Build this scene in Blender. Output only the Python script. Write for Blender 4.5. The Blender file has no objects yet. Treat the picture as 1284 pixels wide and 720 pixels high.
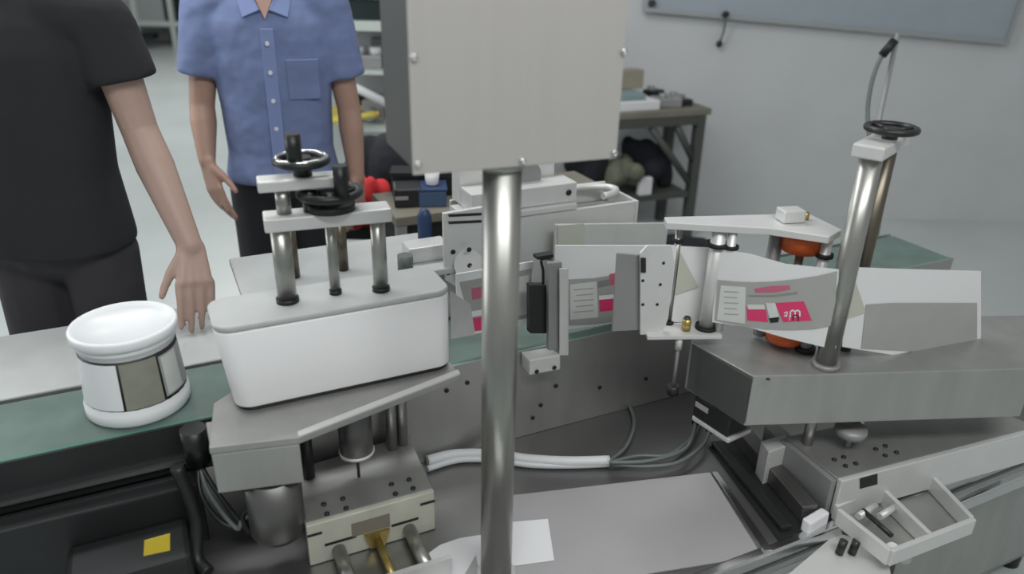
import bpy, bmesh, math, random
from mathutils import Vector, Matrix, Euler
random.seed(7)
S = bpy.context.scene
COL = S.collection
# ------------------------------------------------------------------ camera
FPX = 950.0
PITCH = math.atan(950/2100); ROLL = math.atan(47/2100); CH = 1.55
cF = Vector((0, math.cos(PITCH), -math.sin(PITCH)))
U0 = Vector((0, math.sin(PITCH), math.cos(PITCH))); R0 = Vector((1, 0, 0))
cR = R0*math.cos(ROLL) + U0*math.sin(ROLL)
cU = -R0*math.sin(ROLL) + U0*math.cos(ROLL)
cam = bpy.data.cameras.new('camera'); camo = bpy.data.objects.new('camera', cam); COL.objects.link(camo)
mw = Matrix((cR, cU, -cF)).transposed().to_4x4(); mw.translation = Vector((0, 0, CH)); camo.matrix_world = mw
cam.sensor_width = 36; cam.lens = 36*FPX/1284; cam.clip_start = .02; cam.clip_end = 100
cam.dof.use_dof = True; cam.dof.focus_distance = 1.6; cam.dof.aperture_fstop = 2.2
S.camera = camo
# ------------------------------------------------------------------ world, lights, exposure
w = bpy.data.worlds.new('world'); S.world = w; w.use_nodes = True
w.node_tree.nodes['Background'].inputs[0].default_value = (.92, .95, .96, 1)
w.node_tree.nodes['Background'].inputs[1].default_value = .36
def area(name, loc, sx, sy, power, target=None, col=(.98, 1, .99)):
    l = bpy.data.lights.new(name, 'AREA'); l.shape = 'RECTANGLE'; l.size = sx; l.size_y = sy; l.energy = power; l.color = col
    o = bpy.data.objects.new(name, l); COL.objects.link(o); o.location = loc
    if target: o.rotation_euler = (Vector(target)-Vector(loc)).to_track_quat('-Z', 'Y').to_euler()
    return o
area('ceiling_lamp_light', (-1.2, 2.2, 3.1), .5, 3.0, 50, (-1.0, 2.3, 0))
area('ceiling_lamp_light', (.6, -.4, 3.1), 2.4, .5, 45, (.4, 1.2, .8))
area('ceiling_lamp_light', (-3.5, 7.5, 3.1), 1.0, 5, 95, (-3.5, 7.5, 0))
area('window_light', (-4.2, 2.0, 2.0), 2.5, 1.6, 45, (0, 1.4, .9), (.95, .98, 1))
S.view_settings.view_transform = 'Standard'; S.view_settings.look = 'None'
S.view_settings.exposure = 0.0; S.view_settings.gamma = 1; S.view_settings.use_curve_mapping = False

# ------------------------------------------------------------------ coordinates
def ray(px, py): return cF + cR*((px-642)/FPX) + cU*((360-py)/FPX)
def at(px, py, z=None, y=None):
    d = ray(px, py); t = (z-CH)/d.z if z is not None else y/d.y
    return Vector((0, 0, CH)) + d*t
def onplane(px, py, p, n):
    d = ray(px, py); o = Vector((0, 0, CH)); return o + d*((p-o).dot(n)/d.dot(n))
# conveyor frame: u along the belt, v across it (away from the near edge)
A0 = Vector((-.667, 1.095, 0)); Ud = Vector((.9, .437, 0)).normalized(); Vd = Vector((-Ud.y, Ud.x, 0)); Zd = Vector((0, 0, 1))
def C(u, v, z=0): return A0 + Ud*u + Vd*v + Zd*z
def onv(px, py, v): return onplane(px, py, C(0, v), Vd)
def uvz(p): q = p-A0; return q.dot(Ud), q.dot(Vd), p.z
CANG = math.atan2(Ud.y, Ud.x)

# ------------------------------------------------------------------ materials
def lin(c):
    c /= 255.0
    return c/12.92 if c <= .04045 else ((c+.055)/1.055)**2.4
def rgb(r, g, b): return (lin(r), lin(g), lin(b), 1)
MATS = {}
def mat(name, col, rough=.5, metal=0.0, noise=0.0, nscale=8.0, stretch=(1, 1, 1), bump=0.0, bscale=60.0, spec=.5, alpha=1.0, coat=0.0):
    m = bpy.data.materials.new(name); m.use_nodes = True; nt = m.node_tree; b = nt.nodes['Principled BSDF']
    b.inputs['Base Color'].default_value = col; b.inputs['Roughness'].default_value = rough; b.inputs['Metallic'].default_value = metal
    b.inputs['Specular IOR Level'].default_value = spec; b.inputs['Coat Weight'].default_value = coat
    if noise or bump:
        tc = nt.nodes.new('ShaderNodeTexCoord'); mp = nt.nodes.new('ShaderNodeMapping'); mp.inputs['Scale'].default_value = stretch
        nt.links.new(tc.outputs['Object'], mp.inputs[0])
    if noise:
        n = nt.nodes.new('ShaderNodeTexNoise'); n.inputs['Scale'].default_value = nscale; n.inputs['Detail'].default_value = 4
        nt.links.new(mp.outputs[0], n.inputs[0])
        r = nt.nodes.new('ShaderNodeMapRange'); r.inputs['From Min'].default_value = .3; r.inputs['From Max'].default_value = .7
        r.inputs['To Min'].default_value = 1-noise; r.inputs['To Max'].default_value = 1+noise
        nt.links.new(n.outputs[0], r.inputs[0])
        mx = nt.nodes.new('ShaderNodeVectorMath'); mx.operation = 'SCALE'; mx.inputs[0].default_value = col[:3]
        nt.links.new(r.outputs[0], mx.inputs['Scale']); nt.links.new(mx.outputs[0], b.inputs['Base Color'])
    if bump:
        n2 = nt.nodes.new('ShaderNodeTexNoise'); n2.inputs['Scale'].default_value = bscale; nt.links.new(mp.outputs[0], n2.inputs[0])
        bp = nt.nodes.new('ShaderNodeBump'); bp.inputs['Strength'].default_value = bump; bp.inputs['Distance'].default_value = .022 if bscale < 12 else .01
        nt.links.new(n2.outputs[0], bp.inputs['Height']); nt.links.new(bp.outputs[0], b.inputs['Normal'])
    MATS[name] = m; return m
wall_m = mat('plaster', rgb(196, 198, 200), .8, noise=.03, nscale=3, bump=.15, bscale=25)
floor_m = mat('epoxy_floor', rgb(190, 197, 195), .28, noise=.08, nscale=1.3, spec=.5)
board_m = mat('board_grey', rgb(158, 168, 176), .4, noise=.03)
frame_m = mat('alu_frame', rgb(165, 168, 170), .4, .3)
white_m = mat('white_cover', rgb(236, 235, 236), .38, noise=.01, nscale=5)
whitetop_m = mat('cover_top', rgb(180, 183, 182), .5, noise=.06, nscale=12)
panel_m = mat('brushed_panel', rgb(198, 194, 190), .45, .5, noise=.02, nscale=4, stretch=(12, 12, .6))
side_m = mat('panel_side', rgb(88, 90, 88), .5, .4)
steel_m = mat('brushed_steel', rgb(172, 172, 169), .38, .7, noise=.08, nscale=6, stretch=(3, 3, .7))
bed_m = mat('bed_steel', rgb(128, 128, 127), .33, .8, noise=.1, nscale=5)
tube_m = mat('steel_tube', rgb(164, 164, 159), .34, .85, noise=.2, nscale=9, stretch=(2, 2, .35))
chrome_m = mat('chrome', rgb(215, 216, 216), .15, 1)
alu_m = mat('machined_aluminium', rgb(212, 212, 210), .42, .35, noise=.03, nscale=20)
alud_m = mat('grey_aluminium', rgb(150, 150, 150), .5, .4, noise=.05)
cream_m = mat('cream_plate', rgb(205, 204, 190), .45, .3, noise=.08, nscale=18)
black_m = mat('black_plastic', rgb(28, 29, 30), .4)
rubber_m = mat('black_rubber', rgb(20, 20, 21), .7)
dark_m = mat('dark_painted_steel', rgb(50, 51, 52), .45, .5, noise=.1)
belt_m = mat('green_belt', rgb(98, 116, 110), .45, noise=.12, nscale=14)
green_m = mat('belt_edge_green', rgb(78, 128, 112), .4)
bucket_m = mat('bucket_plastic', rgb(232, 234, 236), .32)
lab_m = mat('label_grey', rgb(163, 163, 160), .4, noise=.04, nscale=20)
labg_m = mat('label_olive', rgb(140, 141, 128), .4, noise=.1, nscale=25)
labw_m = mat('label_white', rgb(206, 208, 205), .4, noise=.03, nscale=40)
pink_m = mat('label_pink', rgb(214, 58, 108), .4)
pinkd_m = mat('label_dusty_pink', rgb(190, 100, 124), .4)
liner_m = mat('liner_paper', rgb(222, 222, 222), .5)
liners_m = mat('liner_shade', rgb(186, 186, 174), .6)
bronze_m = mat('bronzed_tube', rgb(112, 106, 94), .35, .9, noise=.12, nscale=9, stretch=(2, 2, .35))
motor_m = mat('motor_steel', rgb(112, 112, 110), .4, .8, noise=.1, nscale=6)
tubw_m = mat('tub_white', rgb(226, 228, 228), .35)
orange_m = mat('orange_urethane', rgb(196, 88, 32), .4)
skin_m = mat('skin', rgb(172, 138, 122), .5, noise=.05, nscale=12)
skin2_m = mat('skin_fair', rgb(180, 152, 140), .5, noise=.05, nscale=12)
hair_m = mat('black_hair', rgb(22, 20, 20), .5, bump=.4, bscale=200)
shirt_m = mat('blue_shirt', rgb(114, 128, 168), .85, noise=.06, nscale=9, bump=1, bscale=9)
shirtd_m = mat('blue_placket', rgb(124, 139, 182), .85)
blacksh_m = mat('black_shirt', rgb(38, 40, 42), .9, bump=.4, bscale=9)
trous_m = mat('dark_trousers', rgb(34, 34, 38), .9, bump=.4, bscale=9)
trous2_m = mat('charcoal_trousers', rgb(58, 56, 60), .9, bump=.4, bscale=9)
paper_m = mat('white_paper', rgb(222, 222, 224), .6)
sheet_m = mat('frosted_sheet', rgb(158, 156, 158), .42, .1, noise=.04, nscale=6)
cablew_m = mat('white_cable', rgb(210, 212, 214), .45)
cableg_m = mat('grey_hose', rgb(98, 106, 102), .4)
bench_m = mat('bench_wood', rgb(120, 116, 104), .7, noise=.12, nscale=6)
benchsteel_m = mat('bench_steel', rgb(72, 74, 70), .6)
red_m = mat('red_cloth', rgb(205, 48, 52), .8)
blue_m = mat('navy_plastic', rgb(62, 82, 112), .5)
blued_m = mat('blue_enamel', rgb(36, 58, 96), .4)
blackcloth_m = mat('black_cloth', rgb(32, 34, 40), .95, bump=.8, bscale=15)
rack_m = mat('rack_white', rgb(188, 196, 190), .5)
olive_m = mat('olive_bag', rgb(104, 106, 92), .9, noise=.25, nscale=14)
yellow_m = mat('yellow_sticker', rgb(214, 190, 50), .5)
yellowp_m = mat('yellow_plastic', rgb(205, 190, 90), .5)
brass_m = mat('brass', rgb(178, 158, 96), .35, .8)
carton_m = mat('carton', rgb(150, 142, 128), .8, noise=.08)
teal_m = mat('teal_carton', rgb(128, 146, 148), .6)
screen_m = mat('dark_glass', rgb(40, 50, 50), .2)
redd_m = mat('dark_red', rgb(130, 40, 44), .5)

# ------------------------------------------------------------------ mesh builder
class M:
    def __init__(s): s.b = bmesh.new()
    def prism(s, pts, z0=None, z1=None, off=None):
        bot = [Vector((p[0], p[1], z0)) if z0 is not None else Vector(p) for p in pts]
        top = [Vector((p[0], p[1], z1)) for p in pts] if off is None else [p+off for p in bot]
        a = [s.b.verts.new(p) for p in bot]; c = [s.b.verts.new(p) for p in top]
        n = len(a)
        s.b.faces.new(a[::-1]); s.b.faces.new(c)
        for i in range(n): s.b.faces.new((a[i], a[(i+1) % n], c[(i+1) % n], c[i]))
        return s
    def cuv(s, u0, u1, v0, v1, z0, z1):
        return s.prism([C(u0, v0), C(u1, v0), C(u1, v1), C(u0, v1)], z0, z1)
    def box(s, c, sz, rz=0.0, rx=0.0, ry=0.0):
        R = Euler((rx, ry, rz)).to_matrix(); c = Vector(c); v = []
        for x in (-.5, .5):
            for y in (-.5, .5):
                for z in (-.5, .5): v.append(s.b.verts.new(c + R @ Vector((x*sz[0], y*sz[1], z*sz[2]))))
        for f in ((0, 1, 3, 2), (4, 6, 7, 5), (0, 4, 5, 1), (2, 3, 7, 6), (0, 2, 6, 4), (1, 5, 7, 3)): s.b.faces.new([v[i] for i in f])
        return s
    def rings(s, rings, cap=True, smooth=True):
        L = [[s.b.verts.new(p) for p in r] for r in rings]; n = len(L[0])
        for a, c in zip(L[:-1], L[1:]):
            for i in range(n):
                f = s.b.faces.new((a[i], a[(i+1) % n], c[(i+1) % n], c[i])); f.smooth = smooth
        if cap: s.b.faces.new(L[0][::-1]); s.b.faces.new(L[-1])
        return s
    def cyl(s, p0, p1, r0, r1=None, seg=20):
        p0, p1 = Vector(p0), Vector(p1); r1 = r0 if r1 is None else r1
        q = (p1-p0).to_track_quat('Z', 'Y'); X = q @ Vector((1, 0, 0)); Y = q @ Vector((0, 1, 0))
        return s.rings([[p+(X*math.cos(t)+Y*math.sin(t))*r for t in [2*math.pi*i/seg for i in range(seg)]] for p, r in ((p0, r0), (p1, r1))])
    def lathe(s, c, prof, seg=32, d=None):
        c = Vector(c); q = (Vector(d) if d is not None else Vector((0, 0, 1))).to_track_quat('Z', 'Y') if d is not None else None
        def f(x, y, z):
            v = Vector((x, y, z)); return c + (q @ v if q else v)
        return s.rings([[f(r*math.cos(t), r*math.sin(t), z) for t in [2*math.pi*i/seg for i in range(seg)]] for r, z in prof])
    def tube(s, pts, r, seg=8, n=6, closed=False):
        P = [Vector(p) for p in pts]
        Q = []
        m = len(P); rng = m if closed else m-1
        for i in range(rng):
            a = P[(i-1) % m] if (closed or i > 0) else P[i]; b = P[i]; c = P[(i+1) % m]; d = P[(i+2) % m] if (closed or i+2 < m) else c
            for k in range(n):
                t = k/n; Q.append(.5*((2*b)+(c-a)*t+(2*a-5*b+4*c-d)*t*t+(-a+3*b-3*c+d)*t**3))
        if not closed: Q.append(P[-1])
        R = []
        prev = None; m = len(Q)
        for i, p in enumerate(Q):
            t = (Q[(i+1) % m]-Q[i-1]) if closed else (Q[min(i+1, m-1)]-Q[max(i-1, 0)])
            t.normalize()
            if prev is None: X = t.orthogonal().normalized()
            else:
                X = prev - t*prev.dot(t); X.normalize()
            prev = X; Y = t.cross(X)
            rr = r(i/(m-1)) if callable(r) else r
            R.append([p+(X*math.cos(a)+Y*math.sin(a))*rr for a in [2*math.pi*k/seg for k in range(seg)]])
        if closed: R.append(R[0]); s.rings(R, cap=False); bmesh.ops.remove_doubles(s.b, verts=s.b.verts, dist=1e-5)
        else: s.rings(R)
        return s
    def ell(s, c, r, rot=None, seg=14, rg=10):
        c = Vector(c); R = rot.to_matrix() if rot else Matrix.Identity(3)
        rings = []
        for j in range(rg+1):
            a = -math.pi/2 + math.pi*j/rg; k = max(math.cos(a), .02)
            rings.append([c+R @ Vector((r[0]*k*math.cos(t), r[1]*k*math.sin(t), r[2]*math.sin(a))) for t in [2*math.pi*i/seg for i in range(seg)]])
        return s.rings(rings)
    def limb(s, p0, p1, r0, r1):
        s.cyl(p0, p1, r0, r1, 14); s.ell(p0, (r0,)*3, seg=12, rg=8); s.ell(p1, (r1,)*3, seg=12, rg=8); return s
    def poly(s, pts):
        s.b.faces.new([s.b.verts.new(Vector(p)) for p in pts]); return s

def base(p):
    v = Vector((0, 0, 0))
    while p is not None: v += p.location; p = p.parent
    return v
def obj(name, m, material, parent=None, bevel=0, seg=2, solid=0, remesh=0, smooth=False, sub=0):
    me = bpy.data.meshes.new(name); off = base(parent)
    bmesh.ops.recalc_face_normals(m.b, faces=m.b.faces)
    if parent is None:
        xs = [v.co for v in m.b.verts]; lo = Vector([min(p[i] for p in xs) for i in range(3)]); hi = Vector([max(p[i] for p in xs) for i in range(3)])
        off = Vector(((lo.x+hi.x)/2, (lo.y+hi.y)/2, lo.z))
    bmesh.ops.translate(m.b, verts=m.b.verts, vec=-off)
    if smooth:
        for f in m.b.faces: f.smooth = True
    m.b.to_mesh(me); m.b.free(); me.materials.append(material)
    o = bpy.data.objects.new(name, me); COL.objects.link(o)
    if parent is None: o.location = off
    else: o.parent = parent
    if solid: k = o.modifiers.new('s', 'SOLIDIFY'); k.thickness = solid; k.offset = 0
    if bevel:
        k = o.modifiers.new('b', 'BEVEL'); k.width = bevel; k.segments = seg; k.limit_method = 'ANGLE'; k.angle_limit = .7
    if remesh:
        k = o.modifiers.new('r', 'REMESH'); k.mode = 'VOXEL'; k.voxel_size = remesh; k.use_smooth_shade = True
        k = o.modifiers.new('sm', 'SMOOTH'); k.factor = .5; k.iterations = 4 if remesh < .009 else 6
    if sub: k = o.modifiers.new('u', 'SUBSURF'); k.levels = sub; k.render_levels = sub
    return o
def tag(o, label, cat, group=None):
    o['label'] = label; o['category'] = cat
    if group: o['group'] = group
    return o
def thing(name, label, cat, loc, group=None):
    o = bpy.data.objects.new(name, None); COL.objects.link(o); o.location = Vector(loc); o.empty_display_size = .05
    return tag(o, label, cat, group)
def struct(name, m, material, **k):
    o = obj(name, m, material, **k); o['kind'] = 'structure'; return o
def copy_tree(o, parent=None):
    c = o.copy(); COL.objects.link(c)
    if parent: c.parent = parent
    for ch in list(o.children): copy_tree(ch, c)
    return c
_scr = {}
def screw(parent, loc, d, r=.006, material=None, h=.004, name='screw'):
    key = (r, h, material.name if material else '')
    if key not in _scr:
        m = M().lathe((0, 0, 0), [(r, 0), (r, h*.6), (r*.7, h), (r*.35, h), (r*.35, h*.5)], 10)
        me = bpy.data.meshes.new(name); m.b.to_mesh(me); m.b.free(); me.materials.append(material or chrome_m); _scr[key] = me
    o = bpy.data.objects.new(name, _scr[key]); COL.objects.link(o); o.parent = parent
    o.location = Vector(loc)-base(parent); o.rotation_euler = Vector(d).to_track_quat('Z', 'Y').to_euler(); return o
def rrect(c, a, b, r, n=5):      # rounded rectangle in the conveyor frame, centre (u,v)
    out = []
    for sx, sy, t0 in ((1, 1, 0), (-1, 1, 90), (-1, -1, 180), (1, -1, 270)):
        for k in range(n+1):
            t = math.radians(t0+90*k/n); out.append((c[0]+sx*(a-r)+r*math.cos(t), c[1]+sy*(b-r)+r*math.sin(t)))
    return out

# ------------------------------------------------------------------ the room
struct('floor', M().box((-1, 5, -.05), (14, 18, .1)), floor_m)
WY = 4.62
struct('wall_back', M().box((2.1, WY+.06, 1.55), (6.8, .12, 3.1)), wall_m)
struct('wall_left', M().box((-6.9, 6.5, 1.55), (.12, 13, 3.1)), wall_m)
struct('wall_far', M().box((-4.1, 13.0, 1.55), (5.6, .12, 3.1)), wall_m)
struct('wall_passage', M().box((-1.24, 8.9, 1.55), (.12, 8.1, 3.1)), wall_m)

# notice board hung a little crooked
bl = at(806, 14, y=WY-.03); br = at(1122, 43, y=WY-.03); dr = (br-bl).normalized(); up = Vector((-dr.z, 0, dr.x))
bt = thing('notice_board', 'wide grey wall board hung slightly crooked above the right workbench', 'board', (bl+br)/2)
L = 2.1
obj('panel', M().prism([bl+dr*.02+up*.02, bl+dr*L, bl+dr*L+up*.95, bl+dr*.02+up*.95], off=Vector((0, .02, 0))), board_m, bt)
for n_, a_, b_ in (('frame_rail', bl, bl+dr*(L+.02)), ('frame_rail', bl+up*.95, bl+dr*(L+.02)+up*.95)):
    obj(n_, M().prism([a_, b_, b_+up*.022, a_+up*.022], off=Vector((0, -.02, 0))), frame_m, bt)
for a_ in (bl-dr*.002, bl+dr*L):
    obj('frame_stile', M().prism([a_+up*.022, a_+dr*.022+up*.022, a_+dr*.022+up*.95, a_+up*.95], off=Vector((0, -.018, 0))), frame_m, bt)
obj('magnet', M().cyl(at(818, 4, y=WY-.035), at(818, 4, y=WY-.05), .02), dark_m, bt)
p1 = at(910, 18, y=WY-.07); p2 = at(902, 55, y=WY-.03)
hk = thing('hanging_cord', 'short grey cord with a knob end hanging from the wall board edge', 'cord', p2)
obj('cord', M().tube([p1, (p1+p2)/2+Vector((.01, 0, 0)), p2], .006), cableg_m, hk)
obj('hook', M().ell(p1, (.022, .014, .018)), dark_m, hk); obj('knob', M().ell(p2, (.018, .018, .02)), dark_m, hk)
# wall cable at the right
pp = [at(1118, 62, y=2.6), at(1106, 70, y=2.6), at(1094, 100, y=2.58), at(1088, 140, y=2.55), at(1092, 185, y=2.5), at(1105, 260, y=2.45)]
pp.append(Vector((pp[-1].x+.02, 2.45, .02)))
hs = thing('air_hose', 'thin grey air hose arching up behind the right steel post', 'hose', (pp[-1].x, 2.45, 0))
obj('hose', M().tube(pp, .007), cableg_m, hs)
fit = at(1112, 62, y=2.6); obj('fitting', M().cyl(fit-Vector((.012, 0, .02)), fit+Vector((.02, 0, .03)), .014), dark_m, hs)
obj('hose_stand', M().cyl((fit.x+.03, 2.61, 0), (fit.x+.03, 2.61, fit.z+.05), .008), alud_m, hs)

# ------------------------------------------------------------------ right workbench at the wall
bz = .75
e0 = at(893, 136, z=bz); e1 = at(770, 143, z=bz); bx = (e1-e0); bx.z = 0; bx.normalize(); by = Vector((bx.y, -bx.x, 0))
if by.y < 0: by = -by
BL = 1.2; BD = .36
wb = thing('workbench', 'grey wall workbench with angle steel braces and clutter on its top', 'bench', (e0.x, e0.y, 0))
obj('bench_top', M().prism([e0, e0+bx*BL, e0+bx*BL+by*BD, e0+by*BD], bz-.035, bz), bench_m, wb, bevel=.004)
def post(p, z0, z1, s=.05): return M().prism([p, p+bx*s, p+bx*s+by*s, p+by*s], z0, z1)
for p in (e0+bx*.03, e0+bx*(BL-.08), e0+bx*.03+by*(BD-.06), e0+bx*(BL-.08)+by*(BD-.06)): obj('leg', post(p, 0, bz-.035), benchsteel_m, wb)
obj('apron', M().prism([e0+bx*.08+by*.002, e0+bx*(BL-.08)+by*.002, e0+bx*(BL-.08)+by*.03, e0+bx*.08+by*.03], bz-.085, bz-.036), benchsteel_m, wb)
for a_, c_ in ((.36, .34), (.2, .2)):
    q0 = e0+bx*a_+by*.02; q0.z = bz-.09; q1 = e0+bx*.07+by*.02; q1.z = bz-.09-c_
    obj('brace', M().cyl(q0, q1, .02, seg=6), benchsteel_m, wb)
obj('lower_shelf', M().prism([e0+bx*.09, e0+bx*(BL-.09), e0+bx*(BL-.09)+by*(BD-.07), e0+bx*.09+by*(BD-.07)], .25, .28), benchsteel_m, wb)
BA = math.atan2(-bx.y, -bx.x)
def onb(t, d, z=0): p = e0+bx*t+by*d; return Vector((p.x, p.y, z))
st = thing('paper_stack', 'low stack of pale flat cartons at the left end of the wall workbench top', 'papers', onb(.62, .2, bz))
obj('sheet_pack', M().box(onb(.62, .16, bz+.025), (.62, .26, .05), BA+.03), paper_m, st, bevel=.004)
obj('sheet_pack', M().box(onb(.66, .2, bz+.0675), (.56, .26, .03), BA-.02), teal_m, st, bevel=.004)
sm = thing('tool_box', 'small dark box with olive pouch standing on the flat cartons', 'box', onb(.56, .28, bz+.083))
obj('case', M().box(onb(.62, .27, bz+.135), (.12, .1, .1), BA), black_m, sm, bevel=.006)
obj('pouch', M().box(onb(.52, .27, bz+.13), (.06, .08, .09), BA), yellowp_m, sm, bevel=.01)
cb = tag(obj('carton', M().box(onb(.40, .27, bz+.1335), (.17, .09, .10), BA), carton_m, bevel=.004), 'small tan carton standing on the wall workbench behind the grey parts', 'box')
cb.location.z = bz+.083
for k, (t, d, sx, sy, sz, mm, lb) in enumerate([(.225, .12, .16, .1, .05, alud_m, 'pale grey casting left of the loose parts on the wall workbench'),
        (.13, .12, .13, .06, .035, dark_m, 'dark flat bracket near the right corner of the wall workbench'),
        (.2, .3, .1, .08, .06, black_m, 'black motor part at the back of the wall workbench'),
        (.08, .25, .16, .05, .03, alud_m, 'thin grey bar lying at the right end of the wall workbench')]):
    t_ = thing('machine_part', lb, 'part', onb(t, d, bz))
    obj('body', M().box(onb(t, d, bz+sz/2), (sx, sy, sz), BA+.3*k-.3), mm, t_, bevel=.006)
    obj('boss', M().cyl(onb(t+.02, d, bz+sz*.8), onb(t+.02, d, bz+sz+.02), min(sy, .05)*.45), alud_m, t_)
def lumpy(name, c, r, material, label, cat, seed, group=None):
    rn = random.Random(seed); m = M()
    for k in range(9):
        a = rn.uniform(0, 6.28); q = rn.uniform(.2, .65)
        m.ell(Vector(c)+Vector((r[0]*q*math.cos(a), r[1]*q*math.sin(a), rn.uniform(.35, 1.0)*r[2])), (r[0]*rn.uniform(.35, .6), r[1]*rn.uniform(.4, .6), r[2]*rn.uniform(.3, .7)), Euler((rn.uniform(-.4, .4), rn.uniform(-.4, .4), a)), 10, 7)
    for v in m.b.verts:
        if v.co.z < c[2]: v.co.z = c[2]
    o = obj(name, m, material, remesh=max(r)*.06, smooth=True)
    return tag(o, label, cat, group)
lumpy('black_bag', onb(.66, .2, .28), (.15, .13, .26), blackcloth_m, 'tall black bag under the wall workbench, hidden partly by the control box', 'bag', 1)
lumpy('black_bag', onb(.25, .2, .28), (.15, .12, .21), blackcloth_m, 'rounded black bag on the lower shelf nearest the bench leg', 'bag', 2)
lumpy('olive_sack', onb(.45, .1, .28), (.12, .09, .14), olive_m, 'olive grey sack on the lower shelf between the two black bags', 'sack', 3)
tag(obj('white_carton', M().box(onb(.36, .03, .33), (.075, .04, .1), BA), paper_m, bevel=.004), 'small white carton on the front of the workbench lower shelf', 'box').location.z = .2805
lumpy('cloth_heap', onb(.6, -.35, 0), (.5, .2, .16), blackcloth_m, 'low heap of dark cloth on the floor before the workbench', 'cloth', 5)  # this one is a low heap of dark cloth

# ------------------------------------------------------------------ rack behind the man in blue
RK = 4.2
rk = thing('storage_rack', 'pale metal storage rack with loaded shelves behind the man in the blue shirt', 'shelf', (-.75, RK, 0))
rx0, rx1 = -1.12, -.28
for x in (rx0, rx1):
    for y in (RK, RK+.45): obj('upright', M().box((x, y, .95), (.04, .04, 1.9)), rack_m, rk)
rsh = [(1.14, .04), (.72, .03), (.62-.0, .03), (.28, .03), (1.62, .04)]
for z, t in ((1.62, .04), (1.14, .05), (.9, .02), (.6, .04), (.12, .03)): obj('rack_shelf', M().box(((rx0+rx1)/2, RK+.225, z), (rx1-rx0-.04, .45, t)), rack_m, rk, bevel=.003)
obj('back_panel', M().box(((rx0+rx1)/2, RK+.46, .95), (rx1-rx0, .01, 1.8)), dark_m, rk)  # panel added to make the rack look dark and cluttered
def item(name, x, y, z, s, mm, lb, cat, rz=0, ry=0, bev=.006):
    t_ = thing(name, lb, cat, (x, y, z))
    obj('body', M().box((x, y, z+s[2]/2 + abs(math.sin(ry))*s[0]/2), s, rz, 0, ry), mm, t_, bevel=bev)
    return t_
def cap(t_, x, y, z, r, h, mm): obj('top', M().cyl((x, y, z), (x, y, z+h), r, seg=14), mm, t_)
t_ = item('instrument', -.86, RK+.15, 1.165, (.3, .2, .2), screen_m, 'dark glass instrument on the upper rack shelf', 'instrument')
obj('bezel', M().box((-.86, RK+.04, 1.29), (.32, .02, .03)), rack_m, t_)
t_ = item('spool_holder', -.83, RK+.14, .91, (.18, .14, .07), alud_m, 'grey spool holder with white coils on the middle rack shelf', 'holder')
for dx in (-.05, .05): cap(t_, -.83+dx, RK+.14, .98, .035, .04, paper_m)
t_ = item('shelf_motor', -.80, RK+.12, .62, (.12, .14, .12), alud_m, 'grey motor on the lower rack shelf among tubes', 'motor')
obj('shaft', M().cyl((-.80, RK+.05, .68), (-.80, RK-.04, .68), .028), chrome_m, t_)
t_ = item('yellow_tray', -.95, RK+.1, .62, (.16, .14, .06), yellowp_m, 'yellow plastic tray on the lower rack shelf', 'tray')
obj('rim', M().box((-.95, RK+.1, .685), (.17, .15, .01)), yellowp_m, t_)
t_ = thing('white_tube', 'long white tube leaning down across the front of the rack', 'tube', (-.8, RK-.1, .6))
obj('pipe', M().cyl((-1.06, RK-.07, .93), (-.67, RK-.07, .74), .022), paper_m, t_); obj('cap', M().cyl((-.67, RK-.07, .74), (-.64, RK-.07, .725), .026), frame_m, t_)
t_ = thing('yellow_tube', 'pale yellow tube lying low across the front of the rack', 'tube', (-.85, RK-.05, .6))
obj('pipe', M().cyl((-1.05, RK-.05, .64), (-.76, RK-.05, .69), .018), yellowp_m, t_); obj('cap', M().cyl((-.76, RK-.05, .69), (-.74, RK-.05, .6935), .021), brass_m, t_)
# extra small parts on the rack, dark
for k in range(6):
    x = -1.05+.13*k
    item('spare_part', x, RK+.33, (.91, .62)[k % 2], (.09, .1, .1+.02*(k % 3)), (dark_m, black_m, alud_m)[k % 3], ['dark square spare part at the back of the middle rack shelf', 'black spare part at the back of the lower rack shelf', 'light grey spare part at the back of the middle rack shelf', 'dark tall spare part at the back of the lower rack shelf', 'black squat spare part at the back right of the middle rack shelf', 'light grey spare part at the back right of the lower rack shelf'][k], 'part')

# ------------------------------------------------------------------ far end of the passage: white rack frames and cases
fr = thing('packing_machine', 'white framed machine at the far end of the passage', 'machine', (-5.3, 12.2, 0))
for x in (-6.3, -5.75, -5.2, -4.85): obj('frame_post', M().box((x, 12.0, 1.2), (.07, .07, 2.4)), rack_m, fr)
for z in (.35, 1.05, 2.3): obj('frame_rail', M().box((-5.57, 12.0, z), (1.5, .06, .07)), rack_m, fr)
obj('panel', M().box((-5.75, 12.05, .68), (.85, .05, .6)), frame_m, fr)
obj('machine_body', M().box((-5.5, 12.5, 1.15), (1.6, .6, 1.7)), screen_m, fr, bevel=.02)
obj('foot', M().box((-5.6, 11.9, .18), (.3, .2, .08)), black_m, fr)
f2 = thing('framed_cabinet', 'white framed cabinet standing right of the white machine at the far end', 'machine', (-4.2, 12.2, 0))
for x in (-4.6, -4.1, -3.4): obj('frame_post', M().box((x, 11.9, 1.2), (.09, .07, 2.4)), rack_m, f2)
obj('case', M().box((-4.0, 12.4, .8), (1.2, .6, 1.6)), screen_m, f2, bevel=.02)
obj('drawer_front', M().box((-4.35, 12.06, .62), (.42, .04, .3)), rack_m, f2); obj('base_rail', M().box((-4.0, 12.05, .1), (1.2, .06, .12)), rack_m, f2)
cf = thing('storage_cabinet', 'pale cabinet against the left wall of the passage', 'cabinet', (-6.5, 9, 0))
obj('body', M().box((-6.5, 9, .6), (.6, 1.6, 1.2)), frame_m, cf, bevel=.01)
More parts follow.
